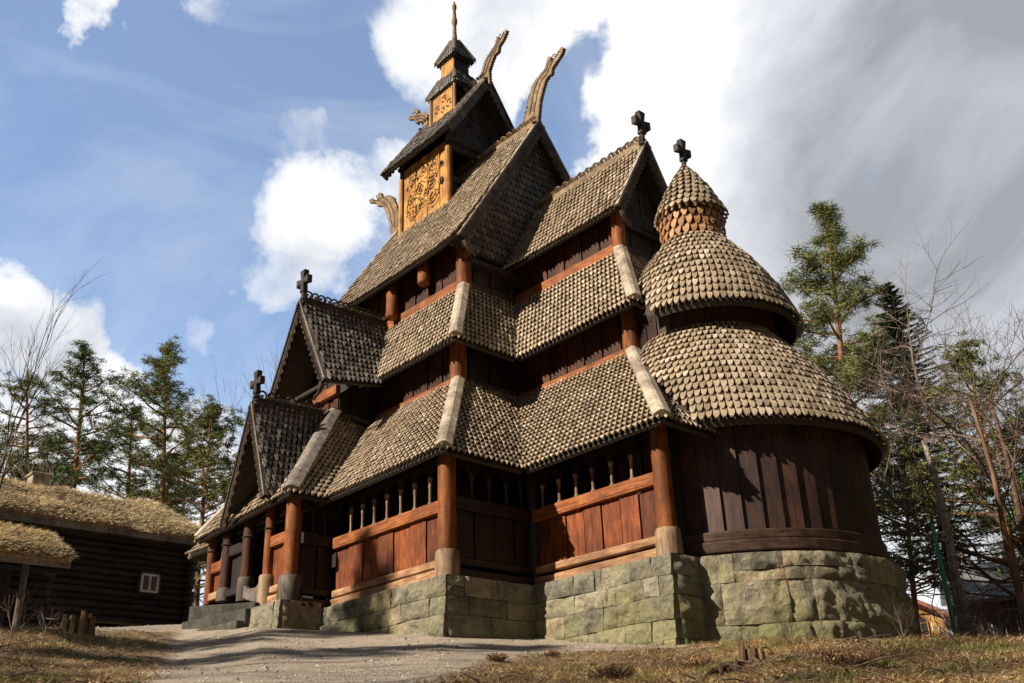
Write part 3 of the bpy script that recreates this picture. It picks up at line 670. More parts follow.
# --- apse
def apse_shingles(prof, ex=.21, w=.135, mat='shingle', name='apse_roof', clip=None, c=AX, rise=.072, vertical=False, w0=None):
    mb = MB(); seg = []
    cum = [0]
    for i in range(len(prof)-1): cum.append(cum[-1]+math.hypot(prof[i+1][0]-prof[i][0], prof[i+1][1]-prof[i][1]))
    T = cum[-1]
    def S(s): 
        s = max(0, min(T, s)); r = float(np.interp(s, cum, [p[0] for p in prof])); z = float(np.interp(s, cum, [p[1] for p in prof])); return r, z
    rows = int(T/ex)
    n0 = max(12, int(2*math.pi*max(p[0] for p in prof)/w))
    for k in range(rows+1):
        s = k*T/rows if rows else 0
        r, z = S(s); r2, z2 = S(s+.02) if s < T-.03 else S(s); rm, zm = S(s-.02) if s >= T-.03 else (r, z)
        tr, tz = (r2-rm, z2-zm); tl = math.hypot(tr, tz) or 1; tr /= tl; tz /= tl
        nr, nz = tz, -tr
        if nz < 0 and not vertical: nr, nz = -nr, -nz
        if nr < 0: nr, nz = -nr, -nz
        n = max(10, int(2*math.pi*r/(w*(.82+.18*r/max(p[0] for p in prof)))))
        wr = 2*math.pi*r/n
        for i in range(n):
            a = 2*math.pi*(i+(.5 if k % 2 else 0))/n
            ca, sa = math.cos(a), math.sin(a); rad_ = Vector((ca, sa, 0)); side = Vector((-sa, ca, 0))
            up = rad_*tr+Vector((0, 0, tz)); nr_ = rad_*nr+Vector((0, 0, nz)); cc = Vector((c, 0, z))+rad_*r
            jw = wr*(.43+R_.uniform(-.035, .02)); jl = ex*R_.uniform(-.09, .09); h = rise+R_.uniform(-.012, .014)
            if clip and AX+r*ca < clip(z): continue
            sc = max(.3, (r+tr*ex)/max(r, .05)) if r > .05 else 1
            sc = min(sc, 1)
            q = [cc+up*(jl-.04)-side*jw*.34, cc+up*(jl-.04)+side*jw*.34, cc+up*(jl+ex*.30)+side*jw, cc+up*ex*1.25+side*jw*sc, cc+up*ex*1.25-side*jw*sc, cc+up*(jl+ex*.30)-side*jw]
            hh = [h, h, h, .008, .008, h]; top = [p+nr_*x for p, x in zip(q, hh)]
            bot = [top[j]-nr_*.045 for j in (0, 1, 2, 5)]
            mb.add(top+bot, [(0, 1, 2, 5), (5, 2, 3, 4), (6, 7, 1, 0), (7, 8, 2, 1), (9, 6, 0, 5)])
    nm = len(mb.f); sh = MB()
    pr = [(p[0]-.05, p[1]-.04) for p in prof]; inn = [(max(.01, p[0]-.10), p[1]-.14) for p in prof][::-1]
    full = pr+inn+[pr[0]]
    n = 64; o = len(mb.v)
    for r, z in full:
        for k in range(n):
            t = 2*math.pi*k/n; mb.v.append((c+max(r, .005)*math.cos(t), max(r, .005)*math.sin(t), z))
    for i in range(len(full)-1):
        for k in range(n):
            if clip and c+full[i][0]*math.cos(2*math.pi*(k+.5)/n) < clip(full[i][1])-.1: continue
            mb.f.append((o+i*n+k, o+i*n+(k+1) % n, o+(i+1)*n+(k+1) % n, o+(i+1)*n+k))
    fm = [0]*nm+[1]*(len(mb.f)-nm)
    return mb.build(name, None, CH, mats=[MT[mat], MT['sheath']], fm=fm)
def arcprof(r0, z0, r1, z1, bulge, n=10, lip=.0):
    out = []
    L = math.hypot(r1-r0, z1-z0); nr, nz = (z1-z0)/L, -(r1-r0)/L
    for i in range(n+1):
        t = i/n; b = bulge*math.sin(math.pi*t)
        out.append((r0+(r1-r0)*t+nr*b, z0+(z1-z0)*t+nz*b))
    return out
apr1 = apse_shingles(arcprof(3.30, 4.30, 1.5, 6.95, .10), clip=lambda z: C1x-s1c*(z-h1)/(t1-h1)+.12); apr1['label'] = 'wide lower cone roof of the apse'
apr2 = apse_shingles(arcprof(2.06, 7.32, .74, 9.60, .13), name='apse_roof', clip=lambda z: C2x-s2c*(z-h2)/(t2-h2)+.22); apr2['label'] = 'middle cone roof of the apse'
apr3 = apse_shingles(arcprof(.80, 10.42, .05, 11.85, .06), ex=.17, w=.16, name='turret_roof')
cross(apr3, (AX, 0, 11.85), .85)
tw = apse_shingles([(.69, 9.5), (.69, 10.40)], ex=.19, w=.17, mat='shingle_warm', name='turret_wall', vertical=True)
def round_wall(name, R, z0, z1, n, mat, step=.03, parent=None):
    mb = MB()
    for i in range(n):
        a0 = 2*math.pi*i/n; a1 = 2*math.pi*(i+1)/n; am = a1+.02
        k0, k1 = R+step, R
        pts = [(AX+k1*math.cos(a0), k1*math.sin(a0)), (AX+k0*math.cos(am), k0*math.sin(am)), (AX+(k0-.05)*math.cos(am), (k0-.05)*math.sin(am)), (AX+(k1-.05)*math.cos(a0), (k1-.05)*math.sin(a0))]
        mb.add([(*p, z0) for p in pts]+[(*p, z1) for p in pts], [(3, 2, 1, 0), (4, 5, 6, 7), (0, 1, 5, 4), (1, 2, 6, 5), (2, 3, 7, 6), (3, 0, 4, 7)])
    return mb.build(name, MT[mat], parent or CH)
MT['apse'] = wood('apse_tarred_boards', (.010, .006, .005), (.046, .018, .011), (.09, .034, .019), island=.3, rough=.6, spec=.4)
aw = round_wall('apse_wall', 2.84, 2.30, 4.75, 50, 'apse', .06); round_wall('apse_drum', 1.50, 6.6, 8.1, 26, 'apse', .03)
sb = MB()
for (ra, za, zb) in ((2.99, 1.93, 2.13), (2.96, 2.135, 2.31)):
    sb.lathe((AX, 0), [(ra-.2, za), (ra-.01, za), (ra, za+.02), (ra, zb-.02), (ra-.01, zb), (ra-.2, zb)], 72)
MT['sillw'] = wood('sill_ring_wood', (.022, .012, .008), (.07, .036, .021), (.13, .075, .045), scale=(2, 2, 9)); sb.build('sill_ring', MT['sillw'], aw)

# --- stone foundation : courses of rough blocks
def stone_wall(mb, pts, ztop, zbot, courses, batter=.05, seed=1, closed=False):
    rr = random.Random(seed); cum = [0]
    for i in range(len(pts)-1): cum.append(cum[-1]+math.dist(pts[i], pts[i+1]))
    T = cum[-1]
    def S(s):
        s = max(0, min(T, s)); i = 0
        while i < len(cum)-2 and s > cum[i+1]: i += 1
        t = (s-cum[i])/(cum[i+1]-cum[i]); a = pts[i]; b = pts[i+1]; d = Vector((b[0]-a[0], b[1]-a[1], 0)).normalized()
        return Vector((a[0]+(b[0]-a[0])*t, a[1]+(b[1]-a[1])*t, 0)), Vector((d.y, -d.x, 0))
    # vertical positions of the joints, wobbling along the wall
    hs = [1.0+rr.uniform(-.25, .25) for _ in range(courses)]; tot = sum(hs); zs = [ztop]
    for h in hs: zs.append(zs[-1]-(ztop-zbot)*h/tot)
    def wob(s, c): return 0 if c == 0 else .035*mnoise.noise(Vector((s*.8, c*3.1, seed)))
    for c in range(courses):
        s = 0; g = .005
        corner = [x for x in cum[1:-1]]
        while s < T-.02:
            w = rr.uniform(.35, 1.35); e = s+w
            for k in corner:
                if len(pts) < 8 and s < k-.01 and e > k-.22: e = k
            if e > T-.3: e = T
            split = rr.random() < .3 and (zs[c]-zs[c+1]) > .3
            cells = [(s, e, 0, 1)]
            if split:
                f = rr.uniform(.35, .65); cells = [(s, e, 0, f), (s, e, f, 1)] if rr.random() < .5 else [(s, s+(e-s)*f, 0, 1), (s+(e-s)*f, e, 0, 1)]
            for (x0, x1, f0, f1) in cells:
                if x1-x0 < .06: continue
                za = lambda q: zs[c]+wob(q, c); zb = lambda q: zs[c+1]+wob(q, c+1)
                sk0, sk1 = rr.uniform(-.03, .03), rr.uniform(-.03, .03); bo = rr.uniform(.0, .05)
                nu = max(2, int((x1-x0)/.065)); nv = max(2, int((zs[c]-zs[c+1])*(f1-f0)/.065)); o = len(mb.v)
                rnd = rr.random()*50
                for j in range(nv+1):
                    for i in range(nu+1):
                        tu = i/nu; tv = j/nv; q = x0+g+(x1-x0-2*g)*tu; p, nn = S(q)
                        zt = za(q)*(1-f0)+zb(q)*f0-(g if c or f0 else 0); zl = za(q)*(1-f1)+zb(q)*f1+g
                        z = zt+(zl-zt)*tv
                        edge = min(tu, 1-tu)*nu, min(tv, 1-tv)*nv
                        e_ = min(1, min(edge)*1.6)
                        bul = bo*.6+.010*e_+(mnoise.noise(Vector((q*2.6+rnd, z*2.6, rnd)))*.09+abs(mnoise.noise(Vector((q*4.5+rnd, z*6, rnd))))*.11+mnoise.noise(Vector((q*13+rnd, z*13, rnd)))*.045)*(.35+.55*e_)
                        bul += batter*(ztop-z)
                        mb.v.append(tuple(p+nn*bul+Vector((0, 0, z))))
                W = nu+1
                for j in range(nv):
                    for i in range(nu): mb.f.append((o+j*W+i, o+(j+1)*W+i, o+(j+1)*W+i+1, o+j*W+i+1))
                # returns into the wall
                def back(idx, dep=.16):
                    q0 = len(mb.v)
                    m_ = len(idx)
                    for (i_, s_) in idx: mb.v.append(mb.v[i_])
                    for (i_, s_) in idx:
                        p, nn = S(s_); v = Vector(mb.v[i_]); mb.v.append(tuple(v-nn*dep))
                    for k in range(m_-1): mb.f.append((q0+k, q0+k+1, q0+m_+k+1, q0+m_+k))
                xq = lambda i: x0+(x1-x0)*i/nu
                back([(o+i, xq(i)) for i in range(W)], .5 if c == 0 else .16); back([(o+nv*W+i, xq(i)) for i in range(W)][::-1])
                back([(o+j*W, x0) for j in range(nv+1)][::-1]); back([(o+j*W+nu, x1) for j in range(nv+1)])
            s = e
st = MB()
SX, SY = 6.10, -5.68; TX, TY = 9.58, -3.52
stone_wall(st, [(1.85, SY), (SX, SY), (SX, TY), (TX, TY), (TX, -2.85)], ZF, .1, 5, seed=4)
arcp = []
for i in range(41):
    a = rad(-66+i*(200)/40); arcp.append((AX+3.08*math.cos(a), 3.08*math.sin(a)))
stone_wall(st, arcp, ZF, -.9, 5, batter=.05, seed=8)
nst = len(st.f)
core = MB(); core.box(-3.9, SX-.1, SY+.1, 5.5, .0, ZF-.02); core.box(5.0, TX-.1, TY+.1, 2.6, -.3, ZF-.025); core.lathe((AX, 0), [(2.98, -1), (2.98, ZF-.03)], 48)
core.box(.75, 1.72, -6.48, SY+.2, .3, ZF-.03)
st.add(core.v, core.f)
stone_wall_obj = st.build('stone_foundation', None, CH, mats=[MT['stone'], MT['mortar']], fm=[0]*nst+[1]*len(core.f), smooth=True)
# porch stone
ps = MB(); stone_wall(ps, [(.62, -6.62), (1.86, -6.62), (1.86, SY-.02)], 1.98, .6, 2, seed=21); ps.build('porch_stone_base', MT['stone'], CH, smooth=True)

# --- porch
SEc = (1.95, -6.62, 4.22); SWc = (-2.45, -6.62, 4.02); zt_ = 7.02
hx, hy = .15, -4.5
pE = ((1.95, -6.62, 4.22), (2.25, -A1y, h1+.0), (hx, hy, zt_), (-.0, -wy1, 7.1))
pE = (SEc, (2.2, -A1y+.0, h1+.02), (hx, hy, zt_), (hx-.35, -wy1-.0, 7.1))
pS = (SWc, SEc, (-1.0-hx, hy, zt_), (hx, hy, zt_))
pW = ((-2.45, -A1y, 4.05), SWc, (-1.15, -wy1, 7.1), (-1.0-hx, hy, zt_))
rp = roof('porch_roof', [pE, pS, pW], 'shingle', lift=0)
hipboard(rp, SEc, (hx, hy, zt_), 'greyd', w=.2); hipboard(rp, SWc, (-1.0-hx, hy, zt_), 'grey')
# upper porch gable
ul, uy_, ur_, ue_ = -.33, -5.32, 10.02, 7.42; uwid = 1.42
ug = roof('porch_gable_roof', [((ul+uwid, -3.75, ue_+.25), (ul+uwid, uy_, ue_), (ul, -2.64, 10.06), (ul, uy_, ur_)), ((ul-uwid, uy_, ue_), (ul-uwid, -3.75, ue_+.25), (ul, uy_, ur_), (ul, -2.64, 10.06))], 'shingle_grey')
crest(ug, (ul, -2.7, 10.12), (ul, uy_+.08, ur_+.06), 13, mat='dark')
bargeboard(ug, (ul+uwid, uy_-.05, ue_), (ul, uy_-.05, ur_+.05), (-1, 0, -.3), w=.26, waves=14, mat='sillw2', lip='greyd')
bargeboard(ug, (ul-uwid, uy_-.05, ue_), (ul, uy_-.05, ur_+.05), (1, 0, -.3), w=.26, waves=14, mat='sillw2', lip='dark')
cross(ug, (ul, uy_+.02, ur_+.08), .9, 'x')
plank_gable(0, uwid-.25, ue_+.1, ur_-.3, 8, 'tar', axis='y', yy=-4.42, cx=ul)
br = MB()
br.beam((ul-1.3, -5.1, ue_+.1), (ul+1.3, -5.1, ue_+.1), .06, .08); br.build('gable_brace', MT['tar'], CH)
plank_wall('porch_upper_wall', (-1.15, -4.42), (.2, -4.42), zt_-.15, 7.75, pw=.22, base=.2)
plank_wall('porch_upper_wall', (.22, -4.42), (.22, -3.2), zt_-.15, 7.9, out=(1, 0, 0), mat='tar', base=.1, basemat='dark')
b2 = MB(); b2.beam((-1.2, -4.5, 7.62), (.25, -4.5, 7.62), .12, .24); b2.build('head_beam', MT['redh'], CH)
# lower porch gable
ll, ly_, lr_, le_ = .22, -6.72, 6.70, 4.32; lw_ = .93
lg = roof('entrance_gable_roof', [((ll+lw_, -5.9, le_+.1), (ll+lw_, ly_, le_), (ll, -4.6, 6.75), (ll, ly_, lr_)), ((ll-lw_, ly_, le_), (ll-lw_, -5.9, le_+.1), (ll, ly_, lr_), (ll, -4.6, 6.75))], 'shingle_grey')
crest(lg, (ll, -4.9, 6.82), (ll, ly_+.05, lr_+.06), 7, mat='dark')
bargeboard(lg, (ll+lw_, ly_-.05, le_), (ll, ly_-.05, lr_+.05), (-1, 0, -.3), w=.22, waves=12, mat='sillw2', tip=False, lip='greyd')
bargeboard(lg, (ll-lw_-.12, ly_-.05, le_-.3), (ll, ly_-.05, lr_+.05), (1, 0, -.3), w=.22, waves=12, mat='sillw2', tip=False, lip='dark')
cross(lg, (ll, ly_+.02, lr_+.08), .8, 'x')
# porch posts
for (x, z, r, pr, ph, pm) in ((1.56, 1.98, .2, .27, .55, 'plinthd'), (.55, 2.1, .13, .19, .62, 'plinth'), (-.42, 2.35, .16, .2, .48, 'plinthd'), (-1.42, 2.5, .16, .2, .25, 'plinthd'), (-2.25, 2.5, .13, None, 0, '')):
    post(x, -6.28, z, 4.35, r*.9, 'red' if x > 0 or x < -2 else 'upper', plinth=(pr, ph, z) if pr else None, pmat=pm, name='porch_post', hoop=3.75 if r < .17 else None)  # doorway posts darker: the gable's shade is put into their colour
arcade((.66, -6.2), (1.42, -6.2), (0, -1), [], n=2, z0=2.05, zi=2.45, zr=3.55)
arcade((-2.2, -6.2), (-1.55, -6.2), (0, -1), [.33], n=2, z0=2.55, zi=2.75, zr=3.45)
arcade((-1.3, -6.2), (-.6, -6.2), (0, -1), [], n=2, z0=2.5, zi=2.7, zr=3.7, dark=True)
arcade((1.72, -6.2), (1.72, -5.4), (1, 0), [.3, .6], n=2, dark=True, z0=ZF)
pb = MB(); pb.box(-2.3, 1.6, -5.2, -5.1, 1.9, 4.6); pb.box(-2.35, -2.3, -6.2, -4.6, 1.9, 4.4); pb.build('inner_wall', MT['black'], CH)
sl = MB()
for (x0, x1, y0, y1, z0, za, zb_) in ((-2.6, .62, -6.58, -6.0, 1.8, 2.50, 2.12), (-2.5, .60, -6.78, -6.05, 1.5, 2.10, 1.98), (-2.75, .58, -6.95, -6.05, 1.0, 1.80, 1.72)):
    sl.add([(x0, y0, z0), (x1, y0, z0), (x1, y1, z0), (x0, y1, z0), (x0, y0, za), (x1, y0, zb_), (x1, y1, zb_), (x0, y1, za)], [(0, 3, 2, 1), (4, 5, 6, 7), (0, 1, 5, 4), (1, 2, 6, 5), (2, 3, 7, 6), (3, 0, 4, 7)])
bevel(sl.build('entrance_step', MT['slab'], CH), .03, 2)
ds = MB(); ds.prism([(-.35, -6.35, 2.35), (.5, -6.35, 2.1), (.5, -6.35, 2.62), (.25, -6.35, 2.5), (-.1, -6.35, 2.52), (-.35, -6.35, 2.68)], (0, .12, 0)); bevel(ds.build('door_sill', MT['greyd'], CH), .02)

# --- tower
X0 = -.51; tw_ = MB()
for sx, sy in ((-1, -1), (1, -1), (1, 1), (-1, 1)):
    tw_.box(X0+sx*1.18-.08, X0+sx*1.18+.08, sy*1.18-.08, sy*1.18+.08, 13.6, 16.9)
for z in (15.1, 16.3):
    tw_.beam((X0+1.18, -1.18, z), (X0+1.18, 1.18, z), .12, .2); tw_.beam((X0-1.18, -1.18, z), (X0-1.18, 1.18, z), .12, .2)
tw_.beam((X0-1.18, 1.1, 16.3), (X0+1.18, 1.1, 16.3), .12, .2)
tower = tw_.build('tower', MT['dark'], CH)
pn = MB(); px0, px1 = X0-1.08, X0+1.08; nP = 7
for i in range(nP):
    a = px0+(px1-px0)*i/nP; b = px0+(px1-px0)*(i+1)/nP; pn.box(a+.006, b-.006, -1.22-(.015 if i % 2 else 0), -1.14, 14.05, 16.5)
pn.box(px0-.02, px1+.02, -1.27, -1.13, 13.92, 14.12)
panel = pn.build('carved_panel', MT['gold'], tower)
cps = MB()
cps.tube([(X0-1.2, -1.24, 13.55), (X0-1.2, -1.24, 16.2)], [.085, .085], 10); cps.build('corner_post', MT['gold'], tower); cps = MB(); cps.tube([(X0+1.2, -1.24, 13.55), (X0+1.2, -1.24, 16.2)], [.085, .085], 10)
cps.build('corner_post', MT['gold'], tower)
cb = MB()
def curl(cx, cz, r, turns, ph, dirn=1, w=.03):
    pts = []
    for i in range(26):
        t = i/25; a = ph+dirn*t*turns*2*math.pi; rr = r*(1-.72*t); pts.append((cx+rr*math.cos(a), -1.236, cz+rr*math.sin(a)))
    for i in range(25):
        p, q = Vector(pts[i]), Vector(pts[i+1]); 
        if (i % 5) != 4: cb.beam(p, q, w*(1.2-.3*math.sin(i)), .012, up=(0, 1, 0))
rc = random.Random(12)
for (cx_, cz_, r_) in ((-.62, 14.65, .30), (-.1, 14.85, .22), (.48, 14.75, .32), (-.68, 15.25, .22), (-.2, 15.4, .26), (.38, 15.42, .30), (.82, 15.15, .16), (-.6, 15.85, .24), (-.05, 15.98, .2), (.5, 15.98, .26), (.85, 15.75, .14), (.1, 15.12, .14)):
    curl(X0+cx_, cz_, r_, 1.5, rc.uniform(0, 6.28), rc.choice((1, -1)), .026); curl(X0+cx_+.02, cz_, r_*.5, 1.0, rc.uniform(0, 6.28), rc.choice((1, -1)), .03)
for _ in range(26):
    q = (X0+rc.uniform(-.95, .95), rc.uniform(14.35, 16.2)); cb.beam((q[0], -1.238, q[1]), (q[0]+rc.uniform(-.09, .09), -1.238, q[1]+rc.uniform(.05, .13)), .035, .01, up=(0, 1, 0))
rl = MB()
for (cx_, cz_, r_) in ((-.5, 14.9, .42), (.42, 15.0, .44), (-.45, 15.65, .36), (.45, 15.75, .36)):
    pts = [(X0+cx_+r_*(1-.55*i/23)*math.cos(i*.42+cz_), -1.245, cz_+r_*(1-.55*i/23)*math.sin(i*.42+cz_)) for i in range(24)]; rl.tube(pts, [.016]*24, 5, False)
rl.build('carved_vine', MT['gold'], panel)
cb.build('carved_opening', MT['black'], panel)
ib = MB(); ib.box(X0-1.1, X0+1.02, -1.12, -1.08, 13.8, 16.5); ib.box(X0-1.1, X0+1.02, 1.08, 1.12, 13.8, 16.5); ib.box(X0-1.14, X0-1.1, -1.1, 1.1, 13.8, 16.5); ib.build('inner_board', MT['dark'], tower)
TX_, TY_, Th, Tr = 1.685, 1.66, 16.47, 19.06
tS = ((X0-TX_, -TY_, Th), (X0+TX_, -TY_, Th), (X0-TX_-.0, 0, Tr), (X0+TX_, 0, Tr))
def roof_sub(name, patches, mat, parent, **kw): return roof(name, patches, mat, parent=parent, **kw)
tr_ = roof_sub('tower_roof', [tS, mirror_patch(tS)], 'shingle_grey', tower, lift=.05)
crown = MB()
def barge2(parent, a, b, inward, w, waves, mat='darkh'):
    a = Vector(a); b = Vector(b)
    mb = MB(); d = (b-a); L = d.length; d.normalize(); nin = Vector(inward); nin = (nin-d*nin.dot(d)).normalized(); out = d.cross(nin); n = waves*6; th = .06
    for i in range(n):
        f = lambda t: a+d*L*t; g = lambda t: a+d*L*t+nin*(w-.03+.035*math.sin(t*waves*2*math.pi)); t0, t1_ = i/n, (i+1)/n
        P = [f(t0), f(t1_), g(t1_), g(t0)]; mb.prism(P, out*th)
    mb.beam(a-nin*.01, b-nin*.01, .12, .05, up=tuple(-nin))
    return mb.build('bargeboard', MT[mat], parent)
for sx in (1, -1):
    barge2(tower, (X0+sx*(TX_+.04), -TY_, Th+.05), (X0+sx*(TX_+.04), 0, Tr+.08), (0, 1, -.3), .26, 14); barge2(tower, (X0+sx*(TX_+.04), TY_, Th+.05), (X0+sx*(TX_+.04), 0, Tr+.08), (0, -1, -.3), .26, 14)
tg = MB(); tg2 = MB()
for i in range(8):
    a = -1.35+2.7*i/8; b = -1.35+2.7*(i+1)/8; f = lambda y: Th+.15+(Tr-Th-.35)*(1-abs(y)/1.35); k = .02 if i % 2 else 0
    for xx, tgm in ((X0+1.25, tg), (X0-1.25, tg2)): tgm.prism([(xx+k, a+.006, Th+.05), (xx+k, b-.006, Th+.05), (xx+k, b-.006, max(Th+.06, f(b))), (xx+k, a+.006, max(Th+.06, f(a)))], (.05, 0, 0))
tg.beam((X0+1.3, -1.4, Th+.02), (X0+1.3, 1.4, Th+.02), .14, .2)
tgo = tg.build('gable_wall', MT['dark'], tower); tg2.build('gable_wall', MT['dark'], tower)
for (y, z) in ((-.45, 17.3), (.0, 17.55), (.42, 17.15), (-.1, 17.0)): hl = MB(); hl.tube([(X0+1.285, y, z), (X0+1.315, y, z)], [.07, .07], 10); hl.build('sound_hole', MT['black'], tower)
# second stage
s2b = MB()
for sx in (-1, 1):
    for sy in (-1, 1): s2b.box(X0+.07+sx*.56-.05, X0+.07+sx*.56+.05, sy*.5-.05, sy*.5+.05, 17.6, 19.4)
s2b.box(X0-.45, X0+.6, .44, .5, 18, 19.3); s2b.box(X0-.5, X0-.45, -.45, .45, 18, 19.3)
s2b.build('belfry_frame', MT['dark'], tower)
s2p = MB(); s2p.box(X0-.47, X0+.60, -.55, -.50, 18.25, 19.25); s2p.box(X0-.5, X0+.63, -.58, -.49, 18.15, 18.27)
for sx in (-.57, .70): s2p.tube([(X0+sx, -.55, 17.75), (X0+sx, -.55, 19.3)], [.05, .05], 8)
p2o = s2p.build('carved_panel', MT['gold'], tower)
cb = MB()
for (cx_, cz_, r_) in ((-.2, 18.7, .16), (.15, 18.95, .15), (.4, 18.65, .17), (.1, 18.55, .12)):
    pts = [(X0+cx_+r_*(1-.5*i/9)*math.cos(i*.8), -.556, cz_+r_*(1-.5*i/9)*math.sin(i*.8)) for i in range(10)]
    for i in range(9):
        if i % 3: cb.beam(pts[i], pts[i+1], .04, .008, up=(0, 1, 0))
cb.build('carved_opening', MT['black'], p2o)
def pyr(name, cx, hx_, hy_, z0, tx, ty, z1, mat='shingle_grey', ex=.16, w=.12, hipw=.07):
    c = [(cx-hx_, -hy_, z0), (cx+hx_, -hy_, z0), (cx+hx_, hy_, z0), (cx-hx_, hy_, z0)]; t = [(cx-tx, -ty, z1), (cx+tx, -ty, z1), (cx+tx, ty, z1), (cx-tx, ty, z1)]
    o = roof(name, [(c[i], c[(i+1) % 4], t[i], t[(i+1) % 4]) for i in range(4)], mat, parent=tower, ex=ex, w=w, rise=.03, thick=.02)
    for i in range(4): hipboard(o, c[i], t[i], 'darkh', w=hipw, dz=.06)
    return o
pyr('tower_roof', X0+.07, .76, .62, 19.32, .36, .34, 20.05)
b3 = MB(); b3.box(X0+.07-.34, X0+.07+.34, -.31, .31, 19.8, 20.85); b3.build('belfry_wall', MT['dark'], tower)
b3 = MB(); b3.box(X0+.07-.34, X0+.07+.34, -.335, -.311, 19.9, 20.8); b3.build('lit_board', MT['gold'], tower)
pyr('tower_roof', X0+.07, .50, .44, 20.72, .06, .06, 21.70)
sp = MB(); spx = X0+.07
sp.lathe((spx, 0), [(.12, 21.5), (.09, 21.85), (.07, 22.1), (.065, 22.4), (.10, 22.5), (.105, 22.65), (.07, 22.75), (.055, 23.1), (.08, 23.15), (.085, 23.3), (.05, 23.36), (.02, 23.5)], 12)
sp.build('spire', MT['goldd'], tower, smooth=True)
dragon(tower, zz([(30, 345), (45, 300), (62, 245), (75, 200), (105, 152), (125, 122), (132, 90), (140, 82), (149, 90), (147, 102), (168, 65), (178, 47), (188, 54), (172, 95), (147, 135), (144, 158), (128, 172), (112, 215), (101, 250), (104, 310)], 4.88, 470, 20), 0, .12)
dragon(tower, zz([(258, 160), (252, 128), (238, 130), (234, 140), (226, 136), (224, 122), (202, 124), (194, 116), (198, 106), (220, 110), (220, 84), (228, 76), (238, 82), (238, 96), (262, 90), (276, 100), (280, 160)], 4.018, 360, 90), 0, .12)

exec_tail = True

# ------------------------------------------------------------------ log cabin with turf roof
def tz(x, y): return terrain(x, y, False)
def at_ground(px, py, Dh):
    p = at(px, py, Dh); return Vector((p[0], p[1], tz(p[0], p[1])))
def log_wall(mb, a, b, z0, z1, n, r=None, over=.25):
    a = Vector((a[0], a[1], 0)); b = Vector((b[0], b[1], 0)); d = (b-a).normalized(); h = (z1-z0)/n; r = r or h*.52
    for i in range(n):
        z = z0+h*(i+.5); rr = r*R_.uniform(.94, 1.04); ov = over+R_.uniform(-.05, .05); m = 10
        pts = []; 
        for k in range(m+1):
            p = (a-d*ov)+(b-a+d*2*ov)*(k/m); pts.append((p.x+R_.uniform(-.01, .01), p.y, z+R_.uniform(-.012, .012)))
        mb.tube(pts, [rr]*(m+1), 10)
def turf_surface(name, A, B, C_, D_2, parent, th=.3, nblade=6000, ln=.22, rest=None):
    """A-B eave, D-C ridge; a thick lumpy sheet of turf with dry grass standing on it"""
    A, B, C_, D_2 = map(Vector, (A, B, C_, D_2)); nu, nv = 60, 18; mb = MB()
    nr = (B-A).cross(D_2-A).normalized(); nr = nr if nr.z > 0 else -nr
    def S(u, v):
        p = lerp(lerp(A, B, u), lerp(D_2, C_, u), v); e = min(u*nu, (1-u)*nu, 4)/4; e2 = min(v*nv+.4, 3)/3
        return p+nr*(th*min(1, .35+.65*e)*min(1, .45+.55*e2)+mnoise.noise(p*1.1)*.09+mnoise.noise(p*3.3)*.035)
    for j in range(nv+1):
        for i in range(nu+1): mb.v.append(tuple(S(i/nu, j/nv)))
    W = nu+1
    for j in range(nv):
        for i in range(nu): mb.f.append((j*W+i, j*W+i+1, (j+1)*W+i+1, (j+1)*W+i))
    o = len(mb.v)
    edge = [i for i in range(W)]+[j*W+nu for j in range(1, nv+1)]+[nv*W+i for i in range(nu-1, -1, -1)]+[j*W for j in range(nv-1, 0, -1)]
    for e_ in edge:
        v = Vector(mb.v[e_]); i = e_ % W; j = e_//W; mb.v.append(tuple(lerp(lerp(A, B, i/nu), lerp(D_2, C_, i/nu), j/nv)))
    n = len(edge)
    for k in range(n): mb.f.append((edge[k], o+k, o+(k+1) % n, edge[(k+1) % n]))
    t = mb.build('turf_roof', MT['turf'], parent, smooth=True)
    g = MB(); down = (A-D_2).normalized()
    for _ in range(nblade):
        u, v = R_.random(), R_.random()**1.1; p = S(u, v)-nr*.02
        d = (nr*R_.uniform(.5, 1)+down*R_.uniform(-.1, 1.0)+Vector((R_.uniform(-.5, .5), R_.uniform(-.5, .5), 0))).normalized(); l = ln*R_.uniform(.4, 1.2); s = d.cross(Vector((R_.uniform(-1, 1), R_.uniform(-1, 1), .3))).normalized()*.0075
        m = p+d*l*.6; e = p+d*l+down*l*.25-Vector((0, 0, l*.15)); g.add([p-s, p+s, m+s*.8, m-s*.8, e], [(0, 1, 2, 3), (3, 2, 4)])
    g.build('roof_grass', MT['straw'], t)
    return t
cabR = at(185, 600, 34.0); cabL = at(-40, 600, 31.7)
cr = Vector((cabR[0], cabR[1], 0)); cl = Vector((cabL[0], cabL[1], 0)); cd = (cr-cl).normalized(); cn = Vector((cd.y, -cd.x, 0))
if cn.dot(Vector((CAM[0], CAM[1], 0))-cr) < 0: cn = -cn
zb = at(183, 621, 34.0)[2]-.25; zt = at(183, 546, 34.0)[2]
cabin = thing('log_cabin', 'long black tarred log cabin with dry grass turf roof left of the church', 'cabin', (cr.x, cr.y, zb))
lw = MB(); log_wall(lw, cl, cr, zb, zt, 13); lo = lw.build('log_wall', MT['log'], cabin, smooth=True)
lw = MB(); back = -cn*5.0; log_wall(lw, cr, cr+back, zb, zt, 13); lw.build('log_wall', MT['log'], cabin, smooth=True)
lw = MB(); log_wall(lw, cl+back, cr+back, zb, zt, 13); lw.build('log_wall', MT['log'], cabin, smooth=True)
lb = MB(); lb.prism([cl+Vector((0, 0, zb))-cn*.05, cr+Vector((0, 0, zb))-cn*.05, cr+Vector((0, 0, zt))-cn*.05, cl+Vector((0, 0, zt))-cn*.05], cn*.06); lb.build('chinking', MT['black'], lo)
V3 = lambda v, z: Vector((v.x, v.y, z))
